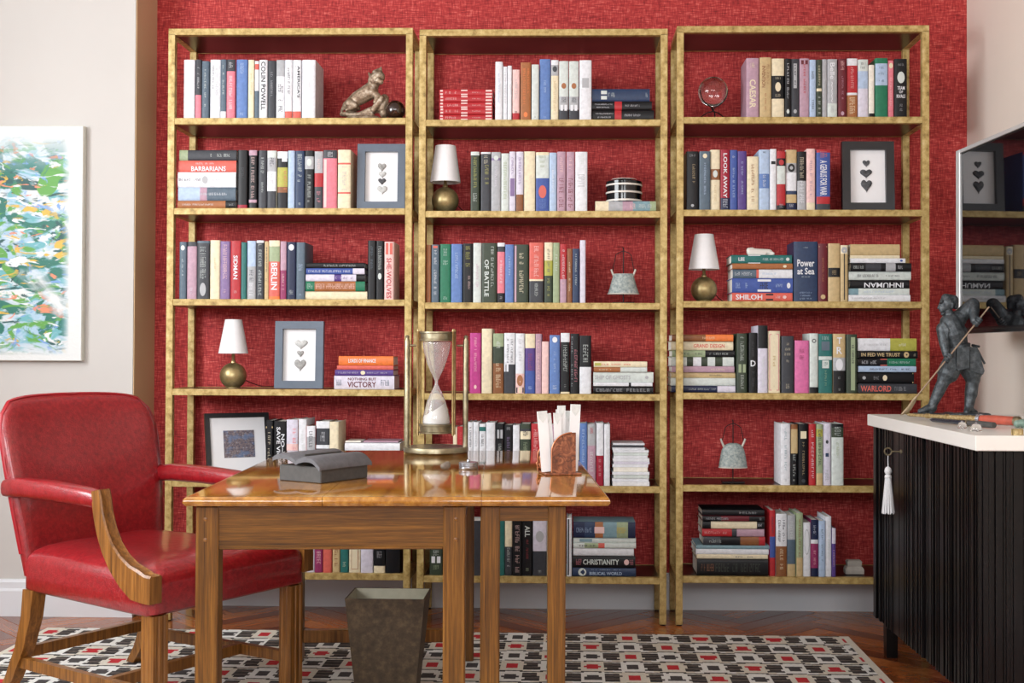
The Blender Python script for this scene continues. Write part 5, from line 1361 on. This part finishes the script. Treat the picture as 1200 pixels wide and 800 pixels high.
def bell(px, key, row, pts, kind, label):
    """verdigris bell hanging from a wire on an iron stand"""
    y = YF + .10; k = y / FPX; p = shelf_pt(px, key, row, y); t = empty('hanging_bell', p)
    wt, wb, zt_, zb_, ztop = [v * k for v in pts]
    m = MB(); R = []; n = 28
    prof = ((1, zb_), (.985, zb_ + .004), (.9, zb_ + (zt_ - zb_) * .35), (.8, zb_ + (zt_ - zb_) * .7), (0, 0))
    if kind == 'flat':
        zs_ = [0, .03, .3, .6, .97, 1.0]; ws = [1.0, .99, .87, .76, .635, .60]
        R = [[((wb / 2) * w_ * math.cos(2 * PI * i / n), (wb / 2) * .48 * w_ * math.sin(2 * PI * i / n), zb_ + (zt_ - zb_) * f) for i in range(n)] for f, w_ in zip(zs_, ws)]
    else:
        zs_ = [0, .03, .25, .5, .72, .86, .95, 1.0]; ws = [1.0, .99, .94, .87, .78, .66, .48, .25]
        R = [[((wb / 2) * w_ * math.cos(2 * PI * i / n), (wb / 2) * .55 * w_ * math.sin(2 * PI * i / n), zb_ + (zt_ - zb_) * f) for i in range(n)] for f, w_ in zip(zs_, ws)]
    m.loft(R, False, True); m.loft([[(x * .96, yv * .96, z + .001) for x, yv, z in r] for r in R[:2]], False, False)
    b = m.build('bell', M['patina'], t, 50)
    MB().loft([[(x * 1.01, yv * 1.01, zb_ - .001) for x, yv, z in R[0]], [(x * 1.01, yv * 1.01, zb_ + .003) for x, yv, z in R[0]]], False, False).build('rim', M['rim'], b)
    ex = wt / 2
    for s in (-1, 1):
        m = MB(); m.tube([(s * (ex - .005), 0, zt_ - .018), (s * (ex + .004), 0, zt_ + .002), (s * (ex + .010), 0, zt_ + .018)], [.005, .0045, .004], 8); m.build('lug', M['rim'], b, 60)
    m = MB(); zr = ztop - .012
    pts_ = [(-ex - .004, 0, zt_ + .006), (-ex * .78, 0, zr - .016), (-ex * .55, 0, zr - .008), (-.004, 0, zr), (.004, 0, zr), (ex * .55, 0, zr - .008), (ex * .78, 0, zr - .016), (ex + .004, 0, zt_ + .006)]
    m.tube(pts_, .0016, 6); m.build('wire', M['iron'], t)
    m = MB(); m.tube([(0, .0, .004), (0, .0, ztop)], .0022, 8); m.tube([(0, 0, ztop), (-.004, -.004, ztop + .004), (-.002, -.012, ztop), (0, -.008, ztop - .012)], .002, 6); m.build('stand_rod', M['iron'], t, 60)
    MB().box(-.045, .045, -.028, .028, 0, .006, b=.001).build('stand_base', M['iron'], t)
    tag(t, label, 'bell', 'verdigris bells on iron stands')
bell(730.6, 'M', 2, (23, 37, 35.2, 11.3, 65), 'flat', 'flat-topped verdigris bell hanging on iron stand, middle bookcase')
bell(859.3, 'R', 4, (23, 33.5, 46, 17.5, 72), 'dome', 'round-shouldered verdigris bell hanging on iron stand, right bookcase')

def crystal():
    y = YF + .09; k = y / FPX; p = shelf_pt(835.3, 'R', 0, y); t = empty('crystal_ball', p)
    R = 17.4 * k; zc = 34.5 * k
    MB().sphere((0, 0, zc), R, 40, 24).build('glass_ball', M['glass'], t, 80)
    for i in range(3):
        a = math.radians(-90 + 120 * i); c_, s_ = math.cos(a), math.sin(a)
        m = MB(); m.tube([(c_ * 19 * k, s_ * 19 * k, .0025), (c_ * 15 * k, s_ * 15 * k, 6.5 * k), (c_ * 8 * k, s_ * 8 * k, 10.3 * k), (0, 0, 11.5 * k)], .0024, 8); m.build('stand_leg', M['iron'], t, 60)
        a += PI / 3; c_, s_ = math.cos(a), math.sin(a)
        m = MB(); m.tube([(0, 0, 11.5 * k)] + [((R + .0035) * math.cos(q_) * c_, (R + .0035) * math.cos(q_) * s_, zc + (R + .0035) * math.sin(q_)) for q_ in [math.radians(-82 + 82 * j / 8) for j in range(9)]], .0022, 8); m.build('stand_prong', M['iron'], t, 60)
    tag(t, 'clear crystal ball on iron three-legged stand, top shelf of right bookcase', 'crystal ball')
crystal()

def striped_box():
    y = YF + .085; k = y / FPX
    bk = [o for o in bpy.data.objects if o.get('label', '').startswith('pastel picture-covered')][0]
    z = bk.location.z + (385 - 341) * .25 * YS / FPX / 2 + .002
    zt_ = at(731, 341.5 * .25 + 150, YS).z
    z = max(z, zt_ + .0005)
    t = empty('striped_round_box', (at(731, 300, y).x, y, z)); r = 21.4 * k; h = 27 * k
    MB().lathe([(r * .97, 0), (r * .97, h * .82)], 0, 0, 40).build('body', M['black_lacquer'], t, 40)
    for f in (.02, .37, .70):
        MB().lathe([(r * .975, h * f), (r, h * f + .001), (r, h * f + .007), (r * .975, h * f + .008)], 0, 0, 40, None, False, False).build('band', M['white_band'], t, 40)
    l = MB().lathe([(r * .99, h * .822), (r * .99, h * .90), (r * .8, h * .97), (r * .72, h)], 0, 0, 40).build('lid', M['black_lacquer'], t, 40)
    MB().lathe([(r * .73, h * .995), (r * .70, h * 1.02), (.001, h * 1.03)], 0, 0, 40).build('lid_top', M['white_band'], l, 40)
    tag(t, 'round black lacquer box with ivory bands on a pastel book', 'box')
striped_box()

def figurine_white():
    z = max((o.location.z + (184 - 148) * .2583 * YS / FPX / 2 for o in bpy.data.objects if o.get('label', '').startswith('dark green white-patched book, first from top')))
    y = YF + .07; k = y / FPX * .2583; x = at(785 + 410 * .2583, 300, y).x
    t = empty('white_figurine', (x, y, z + .002)); m = MB()
    m.capsule((-46 * k, 0, 18 * k), (40 * k, 0, 15 * k), 17 * k, 15 * k); m.capsule((-50 * k, 0, 24 * k), (-35 * k, 0, 28 * k), 13 * k, 10 * k)
    m.capsule((40 * k, 0, 14 * k), (56 * k, -.01, 8 * k), 13 * k, 8 * k); m.capsule((-52 * k, -.01, 8 * k), (20 * k, -.012, 7 * k), 8 * k, 7 * k); m.capsule((10 * k, 0, 22 * k), (35 * k, 0, 22 * k), 9 * k, 8 * k)
    baked(m, 'figure', M['white_band'], t, .0022, 2)
    MB().box(-52 * k, 56 * k, -14 * k, 14 * k, -.001, .002, b=.0008).build('pad', M['white_band'], t)
    tag(t, 'small lumpy white figurine lying on top of stacked books, right bookcase', 'figurine')
figurine_white()

def pale_block():
    y = YF + .10; k = y / FPX * .2583; p = shelf_pt(785 + 834 * .2583, 'R', 5, y); t = empty('paperweight', p)
    MB().loft([[(sx * a * k, sy * a * .6 * k, z * k) for sx, sy in ((-1, -1), (1, -1), (1, 1), (-1, 1))] for a, z in ((40, 0), (41, 18), (36, 30), (30, 34), (33, 52), (33, 56))]).build('block', plain('pale_clay', (170, 164, 156), .7, var=.1), t)
    MB().box(-30 * k, 30 * k, -18 * k, 18 * k, 56.2 * k, 60 * k, b=.001).build('cap', plain('pale_clay', (170, 164, 156), .7), t)
    tag(t, 'small pale block beside the books on bottom shelf of right bookcase', 'paperweight')
pale_block()

# ------------------------------------------------------------------ things on the table
ZT = .7506
def hourglass():
    b = atz(511, 529.5, ZT); k = b.y / FPX; t = empty('hourglass', (b.x, b.y, ZT))
    R = 38 * k
    MB().lathe([(R * .97, 0), (R, .003), (R, .017), (R * .985, .020), (R * .93, .021), (R * .92, .019), (.002, .019)], 0, 0, 48).build('base', M['brass'], t, 35)
    MB().lathe([(R * .9, .0192), (R * .9, .0205)], 0, 0, 40).build('inlay', M['steel'], t, 40)
    def zz(py): return (530 - py) * k
    for s in (-1, 1):
        m = MB(); m.lathe([(.0095, .019), (.0095, zz(400)), (.006, zz(397)), (.008, zz(394.5)), (.003, zz(393))], s * 34.5 * k, 0, 14); m.build('outer_post', M['brass'], t, 40)
        MB().tube([(s * 34.5 * k, 0, zz(405.2)), (s * 24 * k, 0, zz(405.2))], .004, 8).build('pivot', M['brass'], t)
    xin = 22 * k
    for py0, py1, nm in ((389, 400, 'ring'), (497, 508, 'ring')):
        r1 = 20 * k
        g = MB().lathe([(r1 * .8, zz(py1)), (r1, zz(py1) + .001), (r1, zz(py1) + .006), (r1 * .93, zz(py1) + .008), (r1 * .93, zz(py0) - .008), (r1, zz(py0) - .006), (r1, zz(py0)), (r1 * .8, zz(py0) + .001)], 0, 0, 32).build(nm, M['brass'], t, 40)
    for s in (-1, 1):
        for dy in (-.03, .03):
            m = MB(); m.lathe([(.004, zz(510)), (.0045, zz(508)), (.0045, zz(389)), (.0055, zz(388.5)), (.003, zz(386))], s * xin * .93, dy, 10); m.build('inner_rod', M['brass_light'], t, 40)
    # blown glass bulbs
    c = zz(448.5); top = zz(400.5); bot = zz(496.5); RB = 16.2 * k
    f = [(0, .11), (.04, .12), (.12, .22), (.3, .48), (.5, .70), (.7, .88), (.85, .975), (.95, 1.0), (1.0, .97)]
    prof = [(RB * w_, c - (c - bot) * q_) for q_, w_ in reversed(f)] + [(RB * w_, c + (top - c) * q_) for q_, w_ in f[1:]]
    inner = [(max(.0005, r - .0015), z) for r, z in prof]
    MB().lathe(prof + inner[::-1] + [prof[0]], 0, 0, 40, None, False, False).build('glass_bulbs', M['thin_glass'], t, 60)
    m = MB(); n = 32; R_ = []
    def rad(z): 
        for (r0, z0_), (r1, z1_) in zip(prof, prof[1:]):
            if z0_ <= z <= z1_: return r0 + (r1 - r0) * (z - z0_) / (z1_ - z0_) - .0025
        return prof[0][0] - .003
    zs_ = [bot + .001, bot + .006, bot + .012, bot + .020]
    for z in zs_: R_.append([(rad(z) * math.cos(2 * PI * i / n), rad(z) * math.sin(2 * PI * i / n), z) for i in range(n)])
    for sc_ in (1.0, .7, .4, .1):                        # slumped surface, higher on the right
        rr = []
        for i in range(n):
            a = 2 * PI * i / n; z = bot + .050 + .024 * math.cos(a) * sc_; r = rad(z) * sc_
            rr.append((r * math.cos(a), r * math.sin(a), z))
        R_.append(rr)
    m.loft(R_); m.build('sand', M['sand'], t, 60)
    tag(t, 'large brass hourglass with white sand on the wooden table', 'hourglass')
hourglass()

def desk_box():
    n = atz(376, 566.5, ZT); l = atz(325.5, 564, ZT); r = atz(431, 559.5, ZT)
    u = Vector((r.x - n.x, r.y - n.y, 0)); lu = u.length; u.normalize()
    vdir = Vector((-u.y, u.x, 0)); lv = max(.155, (Vector((l.x - n.x, l.y - n.y, 0))).dot(vdir))
    t = empty('desk_box', (n.x, n.y, ZT), math.atan2(u.y, u.x))
    # local x runs back to the right, y to the left
    h = .043
    MB().box(0, lu, 0, lv, 0, h, b=.002).build('body', M['slate_leather2'], t)
    # lid: two soft rolls like an open book
    prof = []
    W = lv + .02
    for i in range(25):
        f = i / 24; y = -.008 + W * f
        z = h + .006 + .011 * 1.15 * abs(math.sin(f * PI * 2 * .98 + .05)) ** .8 + .010 * f - (.010 * max(0, 1 - f * 7)) 
        prof.append((y, z))
    m = MB(); R = []
    for x, dz in ((-.014, -.003), (-.006, .001), (lu * .5, .002), (lu + .001, .001), (lu + .008, -.002)):
        R.append([(x, y, z + dz + .006) for y, z in prof] + [(x, y, z + dz - .005) for y, z in reversed(prof)])
    m.loft(R); m.build('lid', M['slate_leather'], t, 60)
    MB().box(lu * .12, lu * .9, W * .46, W * .49, h + .012, h + .030, b=.001).build('lid_spine', M['slate_leather2'], t)
    for x in (.15, .72):
        MB().box(lu * x, lu * (x + .2), -.0015, .0005, h - .003, h + .001).build('hinge', M['brass_light'], t)
    tag(t, 'low grey leather box with a wavy lid on the wooden table', 'box')
desk_box()

def small_desk():
    p = atz(522, 550, ZT); t = empty('pebble', (p.x, p.y, ZT), .6); m = MB()
    m.sphere((0, 0, .010), .017, 12, 8, (1, .7, .65)); m.sphere((.006, 0, .016), .011, 10, 7, (1, .8, .8))
    baked(m, 'stone', M['stone'], t, .0016, 2); MB().lathe([(.006, 0), (.006, .002)], 0, 0, 8).build('flat_side', M['stone'], t)
    tag(t, 'small rough pebble on the table before the hourglass', 'pebble')
    p = atz(549, 549.5, ZT); k = p.y / FPX; r = 11.2 * k; t = empty('round_tin', (p.x, p.y, ZT))
    MB().lathe([(r * .95, 0), (r, .002), (r, .010), (r * .97, .011)], 0, 0, 32).build('body', M['steel'], t, 40)
    MB().lathe([(r * 1.02, .0112), (r * 1.02, .020), (r * .96, .022), (r * .5, .0225)], 0, 0, 32).build('lid', M['steel'], t, 40)
    MB().lathe([(.003, .022), (.006, .024), (.005, .028), (.001, .029)], 0, 0, 12).build('knob', M['steel'], t, 50)
    tag(t, 'small round pewter tin with lid on the table near the hourglass', 'tin')
small_desk()

def letter_rack():
    n = atz(662, 556.5, ZT); k = n.y / FPX; t = empty('letter_rack', (n.x, n.y, ZT), math.radians(14))
    # local x to the right along the panels, y away
    a = 16 * k
    MB().box(-a * 1.5, a * 1.25, -.006, .095, 0, .006, b=.0015).build('base', M['burl'], t)
    def panel(y, dx, h, name):
        pts = [(-a + dx, .0062), (a * .82 + dx, .0062), (a * .82 + dx, h)]
        for i in range(0, 11):
            an = math.radians(90 + 90 * i / 10); pts.append((a * .5 + dx + (a * 1.5) * math.cos(an) , h * .56 + h * .44 * math.sin(an)))
        m = MB().prism(pts, y, y + .008); p_ = m.build(name, M['burl'], t)
        e = [(x, y - .0012, z) for x, z in pts[3:]] + [(-a + dx, y - .0012, .0075)]
        MB().tube(e, .0022, 6).build('edge_moulding', M['copper'], p_, 60)
    panel(.0, 0, .122, 'front_panel'); panel(.045, -.012, .105, 'divider'); panel(.085, -.022, .092, 'back_panel')
    for y in (.03, .07):                       # curled copper scrolls on the left end
        m = MB(); m.tube([(-a * 1.05, y, .008), (-a * 1.35, y, .02), (-a * 1.5, y, .045), (-a * 1.25, y, .062), (-a * 1.1, y, .05), (-a * 1.25, y, .04)], .0026, 6)
        m.tube([(-a * 1.05, y, .012), (-a * 1.6, y, .018), (-a * 1.75, y, .03), (-a * 1.6, y, .034)], .0022, 6); m.build('scroll', M['copper'], t, 60)
    tag(t, 'burl wood letter rack with arched panels at the right of the table', 'letter rack')
    # letters standing in the slots
    rot = Matrix.Rotation(math.radians(14), 3, 'Z')
    rnd = random.Random(2)
    i = 0
    for (lx, ly, w_, h, tilt, ph) in ((-.050, .016, .030, .178, -8, 0), (-.036, .030, .034, .170, -9, 0), (-.012, .020, .022, .172, -4, 1), (-.002, .036, .024, .192, 0, 1), (.006, .066, .024, .180, -3, 2), (.013, .074, .022, .174, 2, 2), (.022, .060, .020, .176, 1, 2), (.030, .026, .030, .196, 4, 1)):
        q_ = rot @ Vector((lx, ly, 0)); tt = empty('envelope', (n.x + q_.x, n.y + q_.y, ZT + .0068))
        tt.rotation_euler = (rot @ Matrix.Rotation(math.radians(tilt * .6), 3, 'Y')).to_euler()
        z0 = .001 + abs(math.sin(math.radians(tilt * .6))) * w_ / 2
        MB().box(-w_ / 2, w_ / 2, 0, .0024, z0, h).build('paper', M['white_paper'], tt)
        m = MB(); m.add([(-w_ / 2, -.0003, h), (w_ / 2, -.0003, h), (w_ / 2 - .004, -.0006, h - .02), (0, -.0009, h - .034), (-w_ / 2 + .004, -.0006, h - .02)], [(0, 1, 2, 3, 4)])
        m.build('flap', jacket((214, 218, 216)), tt)
        tag(tt, 'white envelope, %s from left among those in the burl wood letter rack' % ORD[i], 'envelope', 'letters in the rack'); i += 1
letter_rack()

# ------------------------------------------------------------------ things on the sideboard
ZS = SBZ + .0006
def statue():
    yb = 4.37; k = yb / FPX / 4.845
    org = at(1050 + 310 / 4.845, 487, yb); t = empty('warrior_statue', (org.x, yb, ZS))
    def P(cx, cy, y=0.0): return ((cx - 310) * k, y, (735 - cy) * k)
    m = MB()
    def cap(a, b, ra, rb): m.capsule(P(*a), P(*b), ra * k, rb * k)
    # torso leaning, twisted
    cap((345, 345, 0), (330, 270, 0), 62, 70); cap((330, 270, 0), (310, 215, -.002), 74, 62); cap((300, 225, .004), (350, 190, .006), 50, 52)
    cap((270, 255, -.006), (300, 215, -.004), 36, 40)
    cap((318, 195, -.002), (292, 150, -.006), 32, 27)                       # neck
    # far raised arm: shoulder, elbow, forearm to the shaft
    cap((352, 190, .008), (432, 105, -.004), 44, 36); cap((434, 106, -.004), (427, 150, -.024), 36, 31); cap((427, 150, -.024), (420, 198, -.044), 30, 22)
    # near arm hanging down to the shaft
    cap((262, 245, -.012), (262, 320, -.026), 38, 30); cap((262, 320, -.026), (266, 390, -.046), 30, 22)
    # legs: wide breeches gathered at the knee, bound shins
    cap((330, 420, -.004), (292, 492, -.010), 58, 60); cap((292, 500, -.010), (272, 525, -.012), 56, 42)
    cap((270, 530, -.012), (232, 610, -.012), 36, 32); cap((232, 610, -.012), (200, 680, -.012), 31, 24)
    cap((200, 685, -.012), (135, 708, -.014), 26, 16); cap((205, 690, -.012), (190, 712, -.012), 24, 18)
    cap((400, 410, .006), (432, 480, .010), 62, 62); cap((432, 490, .010), (438, 525, .010), 58, 44)
    cap((438, 530, .010), (428, 610, .008), 36, 36); cap((428, 610, .008), (414, 690, .006), 34, 25)
    cap((414, 692, .006), (395, 712, -.008), 26, 18); cap((420, 700, .006), (450, 715, .004), 22, 15)
    body = baked(m, 'figure', M['statue'], t, .0024, 2)
    # head with brow, nose, jaw, ear and topknot
    m = MB()
    def hp(cx, cy, y, r, sc=(1, 1, 1)): m.sphere(P(cx, cy, y), r * k, 14, 10, sc)
    hp(290, 100, -.006, 44, (1, .86, 1.08)); hp(268, 130, -.008, 28, (1, .85, 1)); m.capsule(P(246, 105, -.012), P(238, 128, -.012), 6 * k, 8 * k); m.capsule(P(252, 92, -.022), P(262, 88, -.004), 8 * k, 9 * k)
    m.capsule(P(254, 147, -.014), P(258, 147, -.002), 8 * k, 8 * k); m.capsule(P(262, 160, -.010), P(275, 150, -.008), 12 * k, 14 * k); m.capsule(P(310, 105, -.026), P(308, 125, -.025), 9 * k, 7 * k)
    m.capsule(P(280, 70, -.006), P(325, 80, -.006), 24 * k, 26 * k); m.capsule(P(330, 85, -.006), P(335, 120, -.006), 22 * k, 16 * k)
    baked(m, 'head', M['statue'], t, .0019, 1)
    for (cx, cy, y) in ((247, 101, -.018), (247, 101, -.004)):
        MB().sphere(P(cx, cy, y), 5 * k, 8, 6).build('eye', M['iron'], t, 60)
    # hands closed on the shaft
    sh0, sh1 = Vector(P(492, 124, -.062)), Vector(P(92, 624, -.062))
    def on_shaft(cy): f = (cy - 124) / 500; return sh0.lerp(sh1, f)
    ax = (sh1 - sh0).normalized(); side = ax.cross(Vector((0, 1, 0))).normalized(); dep = Vector((0, 1, 0))
    for cy, wrist in ((206, P(420, 196, -.044)), (408, P(266, 390, -.046))):
        c_ = on_shaft(cy); m = MB(); m.capsule(wrist, c_ + dep * .012, .0085, .009); m.capsule(c_ + dep * .012 - ax * .010, c_ + dep * .012 + ax * .010, .0075, .007)
        for j in range(4):
            o_ = c_ + ax * (-.0135 + .009 * j); q1 = o_ + dep * .011 + side * .008; q2 = o_ + side * .0085 - dep * .004; q3 = o_ - dep * .0085 + side * .001; q4 = o_ - dep * .004 - side * .0075
            m.capsule(q1, q2, .0042, .004); m.capsule(q2, q3, .004, .0037); m.capsule(q3, q4, .0037, .003)
        m.capsule(c_ + dep * .012 - side * .006 - ax * .010, c_ - side * .009 - ax * .012, .0045, .004); m.capsule(c_ - side * .009 - ax * .012, c_ - dep * .008 - side * .003 - ax * .014, .004, .0033)
        baked(m, 'hand', M['statue'], t, .0016, 1)
    # skirts of the armour, belt
    def flap(poly, y0, y1, name):
        m = MB(); n = len(poly); m.loft([[P(x, z, y0 + .0) for x, z in poly], [P(x, z, y1) for x, z in poly]]); return m.build(name, M['statue'], t)
    flap([(322, 350), (392, 345), (388, 462), (330, 478), (318, 466)], -.050, -.044, 'skirt_panel')
    flap([(270, 360), (318, 352), (312, 440), (282, 474), (272, 466)], -.044, -.037, 'skirt_panel')
    flap([(398, 345), (440, 350), (478, 480), (470, 500), (396, 478)], -.040, -.032, 'skirt_panel')
    flap([(330, 350), (440, 348), (466, 470), (340, 462)], .040, .046, 'skirt_panel')
    m = MB(); m.loft([[tuple(Vector(P(352 + w_ * math.cos(2 * PI * i / 24) * 66, z + w_ * math.cos(2 * PI * i / 24) * -8, 0)) + Vector((0, w_ * .046 * math.sin(2 * PI * i / 24), 0))) for i in range(24)] for w_, z in ((.9, 362), (1.0, 356), (1.0, 334), (.9, 328))]); m.build('belt', M['statue'], t, 50)
    m = MB(); m.loft([[P(250 + x, z, yv) for x, z, yv in ((0, 205, -.030), (14, 250, -.040), (10, 300, -.038), (-14, 255, -.030))], [P(262 + x, z, yv) for x, z, yv in ((0, 205, -.032), (14, 250, -.044), (10, 300, -.042), (-14, 255, -.034))]]); m.build('shoulder_guard', M['statue'], t)
    m = MB(); m.tube([P(452, 335, .03), P(475, 360, .034), P(522, 440, .040)], [.0055, .005, .004], 8); m.tube([P(440, 336, .02), P(472, 344, .0)], [.005, .004], 8); m.build('sword', M['statue'], t, 60)
    m = MB(); m.tube([sh0, sh1], .0028, 8); sp = m.build('spear_shaft', M['shaft'], t, 60)
    tip = Vector(P(4, 731, -.062)); mid = sh1.lerp(tip, .55) + Vector((.006, 0, -.003))
    m = MB(); R = []
    for p_, w_ in ((sh1, .004), (sh1.lerp(mid, .35), .0075), (mid, .0085), (mid.lerp(tip, .6), .006), (tip + Vector((0, 0, .003)), .001)):
        R.append([tuple(p_ + side * w_), tuple(p_ - dep * .0016), tuple(p_ - side * w_), tuple(p_ + dep * .0016)])
    m.loft(R); m.build('blade', M['blade'], sp, 30)
    # rocky ground under his feet
    m = MB(); rnd = random.Random(9)
    for i in range(26):
        x = 120 + 380 * rnd.random(); m.sphere(P(x, 728, (rnd.random() - .5) * .07), (10 + 12 * rnd.random()) * k, 8, 6, (2.2, 2, .6))
    m.box((118 - 310) * k, (505 - 310) * k, -.045, .045, .0, .006)
    b = baked(m, 'rock_base', M['statue'], t, .003, 1)
    zmin = min(v.co.z for v in b.data.vertices); b.location.z = -zmin
    tag(t, 'dark bronze statue of a warrior thrusting a long spear on the white-topped sideboard', 'statue')
statue()

def sideboard_things():
    def pt(px, py): return atz(px, py, ZS)
    a = pt(1063, 491.5); b = pt(1152, 495.0); c_ = pt(1194, 500)
    d = Vector((c_.x - a.x, c_.y - a.y, 0)); L = d.length; an = math.atan2(d.y, d.x)
    t = empty('dagger', (a.x, a.y, ZS + .017), an)
    f = .66
    m = MB(); m.tube([(0, 0, 0), (.01, 0, 0), (L * f * .5, 0, 0), (L * f, 0, 0)], [(.002, .002), (.006, .005), (.008, .007), (.012, .010)], 12); m.build('scabbard', M['ivory'], t, 50)
    for x in (.2, .38, .58):
        MB().tube([(L * x - .006, 0, 0), (L * x + .006, 0, 0)], .0075 + .006 * x, 12).build('scabbard_band', M['brass_light'], t, 40)
    MB().tube([(L * f, 0, 0), (L * f + .012, 0, 0)], [.017, .016], 12).build('guard', M['steel'], t, 40)
    MB().tube([(L * f + .012, 0, 0), (L * .8, 0, 0), (L * .97, 0, 0)], [.0125, .015, .014], 12).build('handle', M['coral'], t, 40)
    MB().tube([(L * .97, 0, 0), (L, 0, 0), (L * 1.02, 0, 0)], [.0155, .016, .008], 12).build('pommel', M['brass'], t, 40)
    tag(t, 'ornate dagger with coral-red handle and carved scabbard on the sideboard', 'dagger')
    a = pt(1090, 495.6); c_ = pt(1165, 502.4); d = Vector((c_.x - a.x, c_.y - a.y, 0)); L = d.length
    t = empty('dagger', (a.x, a.y, ZS + .011), math.atan2(d.y, d.x))
    MB().tube([(0, 0, 0), (.02, 0, 0), (L * .6, 0, 0)], [(.002, .002), (.011, .007), (.012, .008)], 10).build('scabbard', M['navy_lacquer'], t, 50)
    MB().tube([(L * .6, 0, 0), (L * .62, 0, 0)], .0105, 10).build('guard', M['brass'], t, 40)
    MB().tube([(L * .62, 0, 0), (L * .8, 0, 0), (L, 0, 0)], [.008, .010, .009], 10).build('handle', M['slate_leather2'], t, 40)
    tag(t, 'slim dark dagger lying in front of the coral-handled dagger', 'dagger')
    for i, (px, py, r) in enumerate(((1127.5, 501.5, 5.2), (1144, 505, 6.2))):
        p = pt(px, py); k = p.y / FPX; r *= k
        t = empty('glass_inkwell', (p.x, p.y, ZS))
        MB().lathe([(r, 0), (r * 1.02, .003), (r, r * .8), (r * .7, r * 1.25), (r * .3, r * 1.35)], 0, 0, 24).build('glass_body', M['glass'], t, 50)
        MB().lathe([(r * .32, r * 1.36), (r * .36, r * 1.5), (r * .2, r * 1.7), (.0008, r * 1.75)], 0, 0, 16).build('silver_cap', M['steel'], t, 50)
        tag(t, 'small glass pot with silver cap on sideboard, the %s one' % ('smaller' if i == 0 else 'larger'), 'glass pot', 'glass pots on the sideboard')
    p = pt(1192, 509.5); k = p.y / FPX; r = 6.5 * k; t = empty('brass_pot', (p.x, p.y, ZS))
    MB().lathe([(r, 0), (r, .002), (r * .94, .003), (r * .94, .014), (r, .015), (r, .0175)], 0, 0, 24).build('body', M['brass_light'], t, 40)
    for i in range(10):
        an = 2 * PI * i / 10; MB().tube([(r * .97 * math.cos(an), r * .97 * math.sin(an), .003), (r * .97 * math.cos(an), r * .97 * math.sin(an), .0145)], .0012, 5).build('rib', M['brass_light'], t)
    tag(t, 'small round brass pot near the sideboard front corner', 'pot')
    p = pt(1193, 501.5); t = empty('carved_stone', (p.x + .03, p.y + .02, ZS)); m = MB()
    m.sphere((0, 0, .012), .022, 12, 8, (1.5, .8, .6)); m.sphere((.02, 0, .018), .014, 12, 8); m.sphere((-.024, 0, .01), .012, 12, 8)
    o = baked(m, 'stone_body', M['jade'], t, .002, 1); zm = min(v.co.z for v in o.data.vertices); o.location.z = -zm
    MB().lathe([(.012, .0), (.012, .003)], 0, 0, 10).build('foot', M['jade'], t)
    tag(t, 'small grey-green carved stone on the sideboard beside the brass pot', 'carved stone')
sideboard_things()
